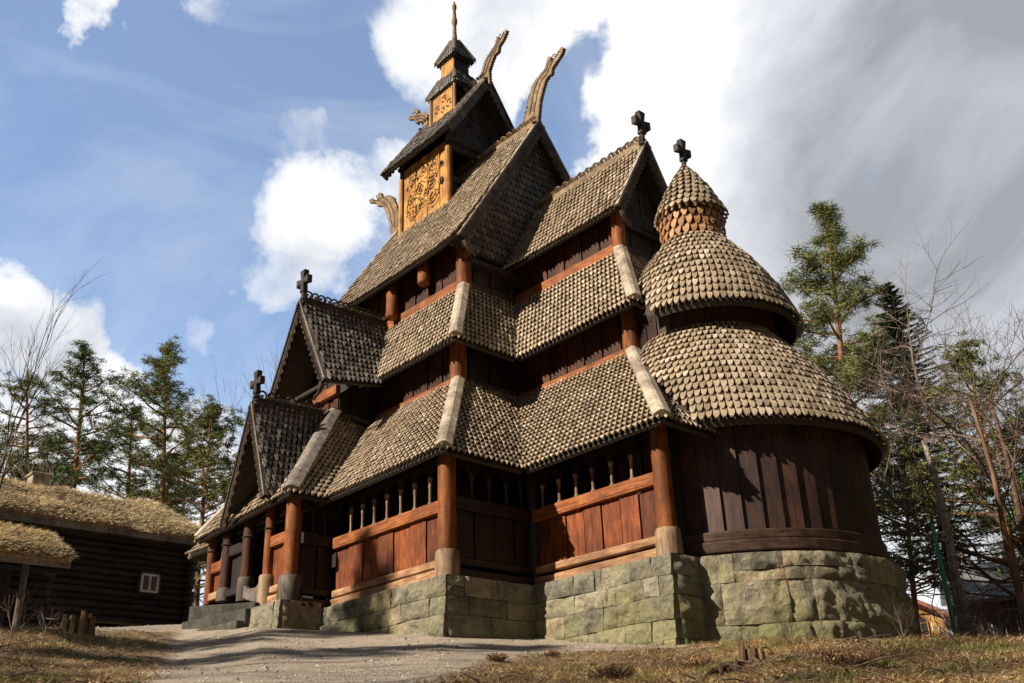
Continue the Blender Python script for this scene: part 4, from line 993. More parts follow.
ea = cl+cn*.55; eb = cr+cn*.55+cd*.45; zrg = zt+1.55
rg = -cn*2.5
tf = turf_surface('turf_roof', V3(ea, zt-.02), V3(eb, zt-.02), V3(cr+rg+cd*.3, zrg), V3(cl+rg, zrg), cabin, th=.30, nblade=26000, ln=.30)
turf_surface('turf_roof', V3(cr+back-cn*.5+cd*.45, zt), V3(cl+back-cn*.5, zt), V3(cl+rg, zrg), V3(cr+rg+cd*.3, zrg), cabin, th=.3, nblade=3000)
eb_ = MB(); eb_.beam(V3(ea+cn*.02, zt-.02), V3(eb+cn*.02, zt-.02), .12, .16); eb_.build('eave_log', MT['greyd'], cabin)
ebs = MB(); ebs.beam(V3(ea-cn*.25, zt-.12), V3(eb-cn*.25, zt-.12), .5, .05); ebs.build('eave_board', MT['dark'], cabin)
gb2 = MB(); gb2.prism([V3(cr+cd*.02, zt), V3(cr+back+cd*.02, zt), V3(cr+rg+cd*.02, zrg)], cd*.1); gb2.build('gable_boards', MT['log'], cabin)
# window
def ray_plane(px, py, p0, n):
    k = Vector(ray(px, py)); return Vector(CAM)+k*((p0-Vector(CAM)).dot(n)/k.dot(n))
wa = ray_plane(139, 592, cr+cn*.16, cn); wb = ray_plane(159, 575, cr+cn*.16, cn)
wc = (wa+wb)/2; ww = abs((wb-wa).dot(cd))/2; wh = abs(wb.z-wa.z)/2*.86; ww *= .88
wf = MB()
for s in (-1, 0, 1): wf.beam(wc+cd*ww*s-Vector((0, 0, wh))+cn*.03, wc+cd*ww*s+Vector((0, 0, wh))+cn*.03, .07, .06, up=tuple(cn))
for s in (-1, 1): wf.beam(wc-cd*ww*1.06+Vector((0, 0, wh*s))+cn*.033, wc+cd*ww*1.06+Vector((0, 0, wh*s))+cn*.033, .07, .06)
wo = wf.build('window', MT['white'], cabin)
pp = MB(); pp.prism([wc-cd*ww+Vector((0, 0, -wh)), wc+cd*ww+Vector((0, 0, -wh)), wc+cd*ww+Vector((0, 0, wh)), wc-cd*ww+Vector((0, 0, wh))], cn*.02); pp.build('pane', MT['glass'], wo)
mt_ = MB()
for s in (-.5, .5): mt_.beam(wc+cd*ww*s-Vector((0, 0, wh))+cn*.02, wc+cd*ww*s+Vector((0, 0, wh))+cn*.02, .025, .02, up=tuple(cn))
for s in (-.33, .33): mt_.beam(wc-cd*ww+Vector((0, 0, wh*s))+cn*.022, wc+cd*ww+Vector((0, 0, wh*s))+cn*.022, .025, .02)
mt_.build('glazing_bar', MT['greyd'], wo)
wfr = MB()
for s in (-1, 1):
    wfr.beam(wc+cd*(ww*1.22)*s-Vector((0, 0, wh*1.3)), wc+cd*(ww*1.22)*s+Vector((0, 0, wh*1.3)), .1, .08, up=tuple(cn)); wfr.beam(wc-cd*ww*1.3+Vector((0, 0, wh*1.25*s)), wc+cd*ww*1.3+Vector((0, 0, wh*1.25*s)), .08, .1)
wfr.build('window_frame', MT['dark'], wo)
# chimney
cp_ = ray_plane(38, 484, cr+rg*1.05, cn); ch = MB(); q = V3(cp_, 0)
ch.box(q.x-.28, q.x+.28, q.y-.28, q.y+.28, zrg-.6, cp_.z+.3); ch.box(q.x-.34, q.x+.34, q.y-.34, q.y+.34, cp_.z+.22, cp_.z+.31)
bevel(ch.build('chimney', MT['grey'], cabin), .02); 
# low lean-to in front, at the very left
shR = at(64, 585, 28.5); shL = at(-60, 585, 27.8); a_ = Vector((shR[0], shR[1], 0)); b_2 = Vector((shL[0], shL[1], 0)); sd_ = (a_-b_2).normalized(); sn = Vector((sd_.y, -sd_.x, 0))
if sn.dot(Vector((CAM[0], CAM[1], 0))-a_) < 0: sn = -sn
zs0 = at(60, 622, 28.5)[2]-.5; zs1 = at(62, 565, 28.5)[2]
shed = thing('log_shed', 'low black log lean-to with shaggy turf roof, in front of the long cabin', 'shed', (a_.x, a_.y, zs0))
l2 = MB(); log_wall(l2, b_2-sn*1.2, a_-sn*1.2, zs0, zs1, 9, over=.05); l2.build('log_wall', MT['log'], shed, smooth=True)
l2 = MB()
for k in range(12): l2.box(0, 0, 0, 0, 0, 0) if 0 else l2.beam(V3(b_2-sn*.6+(a_-b_2)*(k/12*.62), zs0+.2), V3(b_2-sn*.6+(a_-b_2)*(k/12*.62), zs1-.15), .17, .04, up=tuple(sn))
l2.build('plank_wall', MT['dark'], shed)
l2 = MB(); pp_ = a_-sd_*1.0; l2.tube([V3(pp_, zs0), V3(pp_, zs1)], [.09, .08], 8); l2.build('corner_post', MT['plinthd'], shed)
turf_surface('turf_roof', V3(b_2+sn*.3, zs1), V3(a_+sn*.3, zs1), V3(a_-sn*1.5-sd_*.1, zs1+.85), V3(b_2-sn*1.5, zs1+.85), shed, th=.22, nblade=15000, ln=.34)
l2 = MB(); l2.beam(V3(b_2+sn*.25, zs1-.06), V3(a_+sn*.25, zs1-.06), .1, .12); l2.build('eave_log', MT['greyd'], shed)

# ------------------------------------------------------------------ small ochre house, dark outbuilding, mast (right)
def wall_poly(mb, pts, off): mb.prism([Vector(p) for p in pts], off)
oh = 72.0; KH = 72/34
oc = at(928, 640, oh); oz = tz(oc[0], oc[1])-1.0
house = thing('ochre_house', 'small ochre timber house with arched window under a red brown roof, low behind the bank', 'house', (oc[0], oc[1], oz))
vdir = Vector((oc[0]-CAM[0], oc[1]-CAM[1], 0)).normalized(); rdir = Vector((vdir.y, -vdir.x, 0))
def OP(px, py, dd=0): p = at(px, py, oh+dd); return Vector(p)
O0 = Vector((oc[0], oc[1], 0)); 
def OQ(x, z, d=0): return O0+rdir*x*KH+vdir*d*KH+Vector((0, 0, max(oz, zg0+(z-zg0)*KH)))
zg0 = at(928, 640, oh)[2]
zg = at(928, 640, oh)[2]; zh = at(910, 604, oh)[2]
oxs = [(at(px, 630, oh)) for px in (880, 944)]
xl, xr = -1.6, .55; topz = zh
mb = MB(); nb = 12
for i in range(nb):
    a = xl+(xr-xl)*i/nb; b = xl+(xr-xl)*(i+1)/nb; zt_a = zg+.65+(xr-a)*.55; zt_b = zg+.65+(xr-b)*.55
    mb.prism([OQ(a+.004, -99), OQ(b-.004, -99), OQ(b-.01, zt_b), OQ(a+.01, zt_a)], vdir*.06)
hw = mb.build('front_wall', MT['ochre'], house)
mb = MB(); mb.prism([OQ(xr, -99, .0), OQ(xr, -99, 3), OQ(xr, zg+.6, 3), OQ(xr, zg+.6, 0)], rdir*.06); mb.prism([OQ(xl, -99, 3), OQ(xr, -99, 3), OQ(xr, zg+.35, 3), OQ(xl, zg+2, 3)], vdir*.06); mb.build('side_wall', MT['ochre'], house)
mb = MB(); mb.prism([OQ(xr+.3, zg+.58, -.3), OQ(xl, zg+.76+(xr-xl)*.55, -.3), OQ(xl, zg+.76+(xr-xl)*.55, 3.2), OQ(xr+.3, zg+.58, 3.2)], Vector((0, 0, .12)))
rf = mb.build('roof', MT['redroof'], house)
mb = MB(); mb.beam(OQ(xr+.3, zg+.60, -.33), OQ(xl, zg+.78+(xr-xl)*.55, -.33), .08, .24, up=(0, 0, 1)); mb.build('bargeboard', MT['redroof'], house)
for k, x in enumerate((-.62, -.12)):
    mb = MB(); r = .2
    pts = [OQ(x-r, zg+.12, -.05), OQ(x+r, zg+.12, -.05)]+[OQ(x+r*math.cos(t*math.pi/8), zg+.52+r*math.sin(t*math.pi/8), -.05) for t in range(9)]
    mb.prism(pts, vdir*.03); wn = mb.build('window', MT['glass'], house)
    m2 = MB()
    for i in range(len(pts)): m2.beam(pts[i]-vdir*.03, pts[(i+1) % len(pts)]-vdir*.03, .05, .05, up=tuple(vdir))
    m2.beam(OQ(x, zg, -.08), OQ(x, zg+.75, -.08), .035, .03, up=tuple(vdir)); m2.beam(OQ(x-r, zg+.5, -.08), OQ(x+r, zg+.5, -.08), .03, .03); m2.build('window_frame', MT['ochre'], wn)
# dark outbuilding
dc = at(1010, 600, 48); dz = tz(dc[0], dc[1])-1; barn = thing('grey_roofed_barn', 'dark timber barn with a long grey roof, half hidden behind the trees at the right', 'barn', (dc[0], dc[1], dz))
vd = Vector((dc[0]-CAM[0], dc[1]-CAM[1], 0)).normalized(); rd = Vector((vd.y, -vd.x, 0)); D0_ = Vector((dc[0], dc[1], 0))
DQ = lambda x, z, d=0: D0_+rd*x+vd*d+Vector((0, 0, z))
zw = at(980, 600, 48)[2]; zrf = at(980, 576, 51)[2]
mb = MB()
for i in range(23): mb.prism([DQ(-2.4+i*.5, dz), DQ(-1.92+i*.5, dz), DQ(-1.92+i*.5, zw), DQ(-2.4+i*.5, zw)], vd*(.08+.03*(i % 2)))
mb.build('plank_wall', MT['dark'], barn)
mb = MB(); mb.prism([DQ(-2.7, zw-.1, -.5), DQ(9.4, zw-.1, -.5), DQ(9.4, zrf+.6, 3.5), DQ(-2.7, zrf+.6, 3.5)], Vector((0, 0, .15))); mb.prism([DQ(-2.7, zrf+.6, 3.5), DQ(9.4, zrf+.6, 3.5), DQ(9.4, zw-.1, 7), DQ(-2.7, zw-.1, 7)], Vector((0, 0, .15))); mb.build('roof', MT['slate'], barn)
# mast
mp = at(957, 641, 24.0); mzb = tz(mp[0], mp[1])-.2; mtop = at(934, 522, 24.0)[2]
mast = thing('green_mast', 'thin green steel mast with small white lamps on top, right of the stone base', 'mast', (mp[0], mp[1], mzb))
mb = MB(); mb.tube([(mp[0], mp[1], mzb), (mp[0], mp[1], mtop-1.2), (mp[0], mp[1], mtop)], [.055, .05, .038], 10); mb.build('pole', MT['green'], mast, smooth=True)
mb = MB(); mb.tube([(mp[0], mp[1], mtop), (mp[0], mp[1], mtop+.12)], [.05, .03], 8); mb.build('pole_cap', MT['glass'], mast)
va = Vector((mp[0]-CAM[0], mp[1]-CAM[1], 0)).normalized(); vr = Vector((va.y, -va.x, 0))
mb = MB(); mb.beam(Vector((mp[0], mp[1], mtop-.25))-vr*.18, Vector((mp[0], mp[1], mtop-.25))+vr*.22, .04, .04); mb.build('crossarm', MT['white'], mast)
for s in (-.16, .2):
    mb = MB(); c = Vector((mp[0], mp[1], mtop-.38))+vr*s; mb.tube([c-va*.1, c+va*.02, c+va*.08], [.065, .06, .02], 10); lm = mb.build('lamp_head', MT['white'], mast)
    mb = MB(); mb.tube([c-va*.108, c-va*.102], [.05, .05], 10); mb.build('lamp_glass', MT['glass'], lm)

# ------------------------------------------------------------------ trees
def tuft(mb, c, r, n, rr, flat=.6, wd=.035, upb=.15):
    for _ in range(n):
        d = Vector((rr.gauss(0, 1), rr.gauss(0, 1), rr.gauss(0, flat)+upb)).normalized(); l = r*rr.uniform(.55, 1.1)
        s = d.cross(Vector((rr.uniform(-1, 1), rr.uniform(-1, 1), rr.uniform(-1, 1)))).normalized()*wd*rr.uniform(.7, 1.3)
        o = c+Vector((rr.gauss(0, r*.35), rr.gauss(0, r*.35), rr.gauss(0, r*.2))); mb.add([o-s, o+s, o+d*l], [(0, 1, 2)])
def pine(px, py_top, Dh, cw, crown=.45, lean=0., name='pine_tree', label='', mat='needle', seed=1, dens=1., group='pines beyond the church', gz=None, trunk=.17, orange=True, proto=None, top_flat=.5, px0=None):
    rr = random.Random(seed); tp = Vector(at(px, py_top, Dh)); b0 = at(px0 if px0 is not None else px, 620, Dh); base = Vector((b0[0], b0[1], 0)); base.z = (gz if gz is not None else tz(base.x, base.y)-.15)
    H = tp.z-base.z; t = thing(name, label, 'tree', tuple(base), group)
    ax = lambda s: base+(tp-base)*s+Vector((math.sin(s*5+seed)*.12, math.cos(s*4+seed)*.12, 0))*H/12*(1-s)
    n = 14; mbt = MB(); mbt.tube([ax(i/n) for i in range(n+1)], [max(.02, trunk*H/11*(1-.86*i/n)) for i in range(n+1)], 8)
    nv = len(mbt.f); fm = [1 if (orange and f[0]//8 >= n*.35) else 0 for f in mbt.f]
    tr = mbt.build('trunk', None, t, smooth=True, mats=[MT['bark'], MT['barko']], fm=fm)
    fo = MB(); lb_ = MB(); cz = crown; nl = int(36*dens*max(.6, (1-cz)*1.5))
    for i in range(nl):
        s = cz+(1-cz)*((i+rr.random()*.8)/nl); u = (s-cz)/(1-cz); prof = (math.sin(math.pi*min(1, .16+u*.9)))**.75*(1.0-.32*u)+.06
        L_ = cw*prof*rr.uniform(.55, 1.15); a = rr.random()*6.283; p0 = ax(s); d = Vector((math.cos(a), math.sin(a), rr.uniform(-.05, .45)))
        if rr.random() < .12: continue
        pts = [p0]; m = 5
        for k in range(1, m+1):
            d2 = d+Vector((0, 0, .12*k*u)); pts.append(pts[-1]+d2.normalized()*L_/m+Vector((rr.gauss(0, .05), rr.gauss(0, .05), rr.gauss(0, .04)))*L_*.5)
        lb_.tube(pts, [.045*H/12*(1-.8*k/m) for k in range(m+1)], 4, False)
        for k in range(2, m+1):
            for q in range(max(2, int(L_*2.0))):
                c = pts[k]+Vector((rr.gauss(0, .26), rr.gauss(0, .26), rr.gauss(.06, .14)))*max(.7, L_*.5); tuft(fo, c, .24*max(.8, H/13), int(24*dens), rr, wd=.017)
    for k in range(6): tuft(fo, ax(1)-Vector((rr.gauss(0, .15), rr.gauss(0, .15), .25*k)), .25, 24, rr, wd=.018)
    for k in range(int(6)):   # dead lower limbs
        s = rr.uniform(.25, cz); a = rr.random()*6.28; p = ax(s); L_ = rr.uniform(.5, 1.4); lb_.tube([p, p+Vector((math.cos(a), math.sin(a), .0))*L_*.5, p+Vector((math.cos(a), math.sin(a), -.2))*L_], [.03, .02, .008], 4, False)
    cr_ = fo.build('crown', MT[mat], t); lb_.build('limb', MT['barko'] if orange else MT['bark'], cr_)
    return t
def spruce(px, py_top, Dh, cw, label, seed=1, px0=None, group=None, gz=None, cz=.12, dens=1.):
    rr = random.Random(seed); tp = Vector(at(px, py_top, Dh)); b0 = at(px0 or px, 620, Dh); base = Vector((b0[0], b0[1], 0)); base.z = gz if gz is not None else tz(base.x, base.y)-.15
    H = tp.z-base.z; t = thing('spruce_tree', label, 'tree', tuple(base), group); ax = lambda s: base+(tp-base)*s
    mbt = MB(); mbt.tube([ax(i/8) for i in range(9)], [max(.015, .016*H*(1-.95*i/8)) for i in range(9)], 8); mbt.build('trunk', MT['bark'], t, smooth=True)
    fo = MB(); lb_ = MB(); nl = int(H*11*dens)
    for i in range(nl):
        s = cz+(1-cz)*(i+.5*rr.random())/nl; u = (s-cz)/(1-cz); L_ = cw*(1-u)**.85*rr.uniform(.65, 1.1)+.12; a = i*2.4+rr.uniform(-.3, .3); p0 = ax(s); hd = Vector((math.cos(a), math.sin(a), 0)); m = 5; pts = []
        for k in range(m+1):
            q = k/m; pts.append(p0+hd*L_*q+Vector((0, 0, L_*(-.35*q+.28*q*q*1.3)*(1.1-u)+.25*L_*q*u)))
        lb_.tube(pts, [.02*(1-.8*k/m)+.004 for k in range(m+1)], 3, False)
        for k in range(1, m*3+1):
            q = k/(m*3); j = min(m-1, int(q*m)); c = pts[j].lerp(pts[j+1], q*m-j); sd = Vector((-hd.y, hd.x, 0))
            for sg in (-1, 1):
                for z in range(5):
                    l = (.14+.26*L_*(1-q)*.45)*rr.uniform(.6, 1.15); d = (hd*.7+sd*sg*rr.uniform(.5, 1.1)+Vector((0, 0, rr.uniform(-.45, .05)))).normalized(); w_ = d.cross(Vector((0, 0, 1))).normalized()*.022+Vector((0, 0, rr.uniform(-.02, .02)))
                    fo.add([c-w_, c+w_, c+d*l], [(0, 1, 2)])
    cr_ = fo.build('crown', MT['spruce'], t); lb_.build('limb', MT['bark'], cr_)
    return t
def bare(base, H, label, seed=1, spread=.5, lean=(0, 0, 0), name='bare_tree', mat='twig', r0=.1, depth=6, group=None, weep=0., kids=3, trunkmat=None):
    rr = random.Random(seed); base = Vector(base); t = thing(name, label, 'tree', tuple(base), group); mb = MB(); tw2 = MB()
    def grow(p, d, l, r, k):
        pts = [p]; m = 4
        for i in range(m):
            d = (d+Vector((rr.gauss(0, .10), rr.gauss(0, .10), rr.gauss(.03, .07)-weep*.08*k))).normalized(); pts.append(pts[-1]+d*l/m)
        (mb if k < 2 else tw2).tube(pts, [r*(1-.38*i/m) for i in range(m+1)], 6 if k < 2 else 3, False)
        if k >= depth: return
        for j in range(kids if k else kids+1):
            q = rr.uniform(.35, 1) if j else 1.0; i = min(m-1, int(q*m)); pp2 = pts[i].lerp(pts[i+1], q*m-i)
            ax_ = d.cross(Vector((rr.uniform(-1, 1), rr.uniform(-1, 1), rr.uniform(-1, 1)))).normalized(); d3 = (d*math.cos(spread)+ax_*math.sin(spread)*rr.uniform(.6, 1.2)).normalized()
            grow(pp2, d3 if j else (d+ax_*.15).normalized(), l*rr.uniform(.6, .82), r*.58, k+1)
    grow(base, (Vector((0, 0, 1))+Vector(lean)).normalized(), H*.30, r0, 0)
    mb.build('trunk', MT[trunkmat or mat], t, smooth=True); tw2.build('crown', MT[mat], t)
    return t
G1 = 'pines behind the turf roofed cabin'
pine(85, 347, 48, 3.0, .4, label='tall dense pine with orange trunk, its top between the two clouds', seed=3, group=G1, dens=1.5, px0=66)
pine(28, 372, 52, 3.8, .42, label='broad olive pine rising behind the left end of the turf roof', seed=4, group=G1, dens=1.3, mat='needley', px0=30)
pine(168, 345, 50, 4.0, .45, label='tallest open topped pine left of the church, with long spreading limbs', seed=5, group=G1, dens=1.5, mat='needley', px0=158)
pine(132, 408, 55, 3.2, .36, label='dark low pine between the tall dense pine and the open topped pine', seed=6, group=G1, dens=1.4, px0=130)
pine(212, 402, 46, 3.9, .22, label='full green pine nearest to the church porch', seed=8, group=G1, dens=1.7, mat='needley', px0=197)
pine(48, 435, 60, 3.0, .4, label='small dark pine seen low behind the chimney of the cabin', seed=9, group=G1, dens=1.2, px0=48)
pine(186, 440, 62, 3.0, .3, label='hazy farther pine filling the gap above the right end of the turf roof', seed=10, group=G1, dens=1.2, mat='needle', px0=180)
pine(-14, 400, 50, 3.6, .3, label='dark pine cut by the left edge of the photo', seed=12, group=G1, dens=1.2, px0=-5)
bb_ = at(-22, 600, 20); bare((bb_[0], bb_[1], tz(bb_[0], bb_[1])), 7.2, 'thin leafless birch at the left edge reaching over the cloud', seed=41, spread=.35, r0=.04, depth=5, lean=(.0, .0, 0), group='leafless trees')
bb_ = at(2, 600, 40); bare((bb_[0], bb_[1], tz(bb_[0], bb_[1])), 10, 'grey leafless tree behind the left pines', seed=42, spread=.5, r0=.12, depth=6, group='leafless trees')
bb_ = at(244, 600, 55); bare((bb_[0], bb_[1], tz(bb_[0], bb_[1])), 17, 'leafless tree showing faintly beside the porch gable cross', seed=43, spread=.5, r0=.12, depth=6, group='leafless trees')
G2 = 'conifers behind the apse'
GR = 1.0
pine(824, 205, 42, 3.7, .34, label='tall pine with forked orange trunk just right of the apse roofs', seed=21, group=G2, dens=2.1, px0=868, mat='needley', trunk=.15)
spruce(887, 284, 38, 3.4, 'dark pointed spruce between the tall pine and the leafless crowns', seed=23, px0=965, group=G2, cz=.34, dens=1.6)
pine(965, 345, 32, 3.3, .38, label='olive pine with leaning orange trunk near the right edge', seed=24, group=G2, dens=1.3, px0=1020, mat='needley', trunk=.15)
pine(903, 440, 36, 1.9, .42, label='yellow green young pine beside the right end of the stone base', seed=26, group=G2, dens=1.3, px0=903, mat='needley')
pine(1005, 430, 33, 2.3, .45, label='thin trunked pine at the right edge leaning inwards', seed=27, group=G2, dens=1.2, px0=1045, mat='needle')
pine(1040, 380, 36, 2.8, .45, label='dark pine cut off by the right edge of the photo', seed=28, group=G2, dens=1.2, px0=1075)
for (px, H, Dq, sd, sp_, lb2) in ((1040, 15, 36, 31, .8, 'large leafless crown filling the upper right edge'), (985, 13, 56, 32, .5, 'reddish leafless birch crown between spruce and right edge'), (1085, 18, 33, 33, .85, 'leafless oak with heavy limbs reaching in from the right edge'), (808, 17, 58, 34, .5, 'pale leafless birch behind the tall pine by the apse')):
    q = at(px, 600, Dq); bare((q[0], q[1], tz(q[0], q[1])), H*1.05, lb2, seed=sd, spread=sp_, r0=.13, depth=6, group='leafless trees', kids=4 if sd in (31, 33, 32) else 3)
for k, (px, Dq, H) in enumerate(((972, 26, 3.3), (992, 28, 4.2), (915, 30, 3.6), (1012, 24, 3.4), (948, 27, 3.0), (1000, 22, 2.6), (882, 36, 4), (985, 25, 3.6), (1018, 28, 4.4), (962, 30, 3.8))):
    q = at(px, 640, Dq); sb_ = bare((q[0], q[1], tz(q[0], q[1])-.1), H, ['tangled leafless shrub between the mast and the right trunks', 'tall thin leafless shrub under the right pines', 'leafless shrub in front of the ochre house', 'low leafless shrub at the right edge of the bank', 'leafless shrub right beside the green mast', 'short twiggy shrub nearest the right edge', 'leafless shrub behind the right end of the stone base', 'dense leafless shrub midway between the mast and the right edge', 'tall leafless shrub farthest right in front of the barn', 'leafless shrub behind the pale leaning trunk'][k], seed=60+k, spread=.6, r0=.03, depth=5, name='bare_shrub', group='leafless shrubs', kids=3); sb_['category'] = 'shrub'
q = at(985, 640, 25); 
MT['barkm'] = wood('brown_bark', (.07, .035, .02), (.19, .10, .055), (.30, .19, .12), scale=(3, 3, 1.5), island=.05)
def trunk_only(px_b, py_b, px_t, py_t, Dq, r, label, mat):
    b0 = Vector(at(px_b, py_b, Dq)); t0 = Vector(at(px_t, py_t, Dq)); b0.z = min(b0.z, tz(b0.x, b0.y))-.2
    t = thing('slender_tree', label, 'tree', tuple(b0), 'slender trees at the right'); mb = MB(); n = 8
    mb.tube([b0.lerp(t0, i/n)+Vector((math.sin(i*1.3)*.05, 0, 0)) for i in range(n+1)], [r*(1-.6*i/n) for i in range(n+1)], 8); mb.build('trunk', MT[mat], t, smooth=True)
    m2 = MB(); rr = random.Random(int(px_b))
    for i in range(14):
        p = b0.lerp(t0, rr.uniform(.3, 1)); d = Vector((rr.gauss(0, 1), rr.gauss(0, 1), rr.uniform(-.1, .6))).normalized(); l = rr.uniform(.4, 1.5); m2.tube([p, p+d*l*.5+Vector((0, 0, .05)), p+d*l], [.018, .012, .005], 3, False)
    m2.build('branch', MT['twig'], t)
trunk_only(972, 632, 925, 440, 27, .16, 'pale trunk with grey bark just right of the green mast', 'birch')
trunk_only(1024, 600, 972, 400, 24, .095, 'brown trunk slanting up near the right edge', 'barkm')
trunk_only(1030, 560, 990, 395, 29, .13, 'dark slender trunk behind the orange slanting one', 'bark')

# far forest : the wood that closes the clearing on every side
# trees standing behind the photographer's left shoulder, dappling the path and the nave base
def off_pine(x, y, H, cw, cz, seed, label, dens=1.0):
    g = tz(x, y); dd = math.hypot(x-CAM[0], y-CAM[1]); rr = random.Random(seed); base = Vector((x, y, g-.2)); t = thing('pine_tree', label, 'tree', tuple(base), 'trees on the near side of the path')
    mb = MB(); mb.tube([base+Vector((0, 0, H*i/8)) for i in range(9)], [.2*(1-.85*i/8) for i in range(9)], 8); mb.build('trunk', MT['bark'], t, smooth=True); fo = MB()
    for i in range(int(60*dens)):
        u = rr.random(); z = H*(cz+(1-cz)*u); r = cw*(1-u*.75)*rr.uniform(.4, 1); a = rr.random()*6.28
        for k in range(4): tuft(fo, base+Vector((r*math.cos(a)*(k+1)/4, r*math.sin(a)*(k+1)/4, z+.1*k)), .35, 16, rr, wd=.05)
    fo.build('crown', MT['needle'], t)
off_pine(-1.5, -26, 17.5, 2.6, .62, 71, 'pine with bare lower trunk standing nearest the cabin side of the path', 1.3)
off_pine(2.8, -27.5, 16.5, 2.2, .6, 72, 'slimmer pine standing second along the path', .9)
bare((6.5, -26, tz(6.5, -26)), 20, 'leafless birch between the pines on the near side of the path', seed=74, spread=.5, r0=.14, depth=6, group='trees on the near side of the path')
def forest(name, segs, seed, mat, dens=1.):
    rr = random.Random(seed); mb = MB()
    for (az0, az1, D0_, D1_, h0, h1_, cnt) in segs:
        for _ in range(int(cnt*dens)):
            az = rad(rr.uniform(az0, az1)); Dh = rr.uniform(D0_, D1_); x = CAM[0]+Dh*math.cos(az); y = CAM[1]+Dh*math.sin(az); z0 = tz(x, y); H = rr.uniform(h0, h1_); cw = H*rr.uniform(.13, .2)
            mb.tube([(x, y, z0-.3), (x, y, z0+H*.9)], [.014*H, .004*H], 5, False)
            for k in range(int(H*7)):
                u = rr.random(); zc = z0+H*(.18+.82*u); r = cw*(1-u)**.7; a = rr.random()*6.283; q = r*math.sqrt(rr.random()); c = Vector((x+q*math.cos(a), y+q*math.sin(a), zc))
                for _2 in range(4):
                    d = Vector((rr.gauss(0, 1), rr.gauss(0, 1), rr.gauss(0, .5))).normalized()*H*.06; s = d.cross(Vector((rr.random(), rr.random(), rr.random()))).normalized()*H*.014; mb.add([c-s, c+s, c+d], [(0, 1, 2)])
    o = mb.build(name, MT[mat]); o['kind'] = 'stuff'; o['label'] = 'far conifer wood closing the clearing'; return o
forest('far_forest', [(100, 124, 90, 120, 7, 10, 30), (172, 212, 75, 95, 9, 13, 60), (212, 250, 56, 80, 16, 21, 120), (250, 300, 46, 70, 13, 18, 100), (300, 460, 30, 60, 16, 22, 220)], 5, 'needle')

# ------------------------------------------------------------------ ground cover
rg_ = random.Random(99)
def rnd_ground(D0_=7.2, extra=.8, a0=108.5, a1=168):
    while True:
        az = rg_.uniform(a0, a1); Dc = interp(az, _ca, _cd); Dh = D0_+(Dc+extra-D0_)*rg_.random()
        x = CAM[0]+Dh*math.cos(rad(az)); y = CAM[1]+Dh*math.sin(rad(az))
        return x, y, Dh, az
def blades(name, n, mat, lmin, lmax, wd, lie, want_grass=True, label=''):
    mb = MB(); c = 0
    while c < n:
        x, y, Dh, az = rnd_ground()
        if Dh > 21 and az > 152: 
            if rg_.random() < .5: continue
        pv = pathv(x, y); cl_ = mnoise.noise(Vector((x*1.3, y*1.3, 5)))
        if pv > .5+cl_*.35 or rg_.random() < pv*.7: continue
        if x < 9.8 and y > -3.6 or (x < 6.3 and y > -5.8): continue
        if math.hypot(x-AX, y) < 3.3: continue
        z = terrain(x, y); hgt = 1+max(-.5, mnoise.noise(Vector((x*.9, y*.9, 11)))*1.4)
        a = rg_.random()*6.283; l = rg_.uniform(lmin, lmax)*hgt; u_ = rg_.uniform(*lie); d = Vector((math.cos(a)*(1-u_), math.sin(a)*(1-u_), u_+.05)).normalized()
        s = Vector((-math.sin(a), math.cos(a), rg_.uniform(-.5, .5))).normalized()*wd*rg_.uniform(.6, 1.4); p = Vector((x, y, z-.005)); m = p+d*l*.55; e = p+d*l-Vector((0, 0, l*.12))
        mb.add([p-s, p+s, m+s*.8, m-s*.8, e], [(0, 1, 2, 3), (3, 2, 4)]); c += 1
    o = mb.build(name, MT[mat]); o['kind'] = 'stuff'; o['label'] = label; return o
blades('dry_grass', 150000, 'drygrass', .05, .19, .0022, (-.02, .42), label='matted dry grass on the bank')
MT['moss'] = mat_leaf('green_shoots', [(0, (.07, .11, .02)), (.6, (.15, .19, .05)), (1, (.28, .28, .10))])
mbm = MB(); c = 0
while c < 9000:
    x, y, Dh, az = rnd_ground(); q = mnoise.noise(Vector((x*1.1+30, y*1.1, 2)))
    near_wall = abs(math.hypot(x-AX, y)-3.5) < .5
    if not (q > .22 or near_wall) or pathv(x, y) > .45 and not near_wall: continue
    if math.hypot(x-AX, y) < 3.2 or (x < 9.7 and y > -3.6): continue
    z = terrain(x, y); a = rg_.random()*6.28; l = rg_.uniform(.04, .11); s = Vector((-math.sin(a), math.cos(a), 0))*.004; d = Vector((math.cos(a)*.5, math.sin(a)*.5, .8)); p = Vector((x, y, z)); mbm.add([p-s, p+s, p+d*l], [(0, 1, 2)]); c += 1
o = mbm.build('green_grass', MT['moss']); o['kind'] = 'stuff'; o['label'] = 'fresh green grass tufts on the bank'
mbl = MB(); c = 0
while c < 4500:
    x, y, Dh, az = rnd_ground(); q = mnoise.noise(Vector((x*.8+9, y*.8, 7)))
    if pathv(x, y) > .5 and rg_.random() < .95 or rg_.random() > .35+q*1.3: continue
    if math.hypot(x-AX, y) < 3.3 or (x < 9.7 and y > -3.6) or (x < 6.3 and y > -5.8): continue
    z = terrain(x, y)+rg_.uniform(.0, .04); a = rg_.random()*6.28; r = rg_.uniform(.012, .03); u_ = Vector((math.cos(a), math.sin(a), rg_.uniform(-.6, .6)))*r; v_ = Vector((-math.sin(a), math.cos(a), rg_.uniform(-.6, .6)))*r*.6; p = Vector((x, y, z)); mbl.add([p-u_, p-v_*.8+Vector((0, 0, .006)), p+u_, p+v_], [(0, 1, 2, 3)]); c += 1
o = mbl.build('leaf_litter', MT['litter']); o['kind'] = 'stuff'; o['label'] = 'brown fallen leaves strewn over the bank'
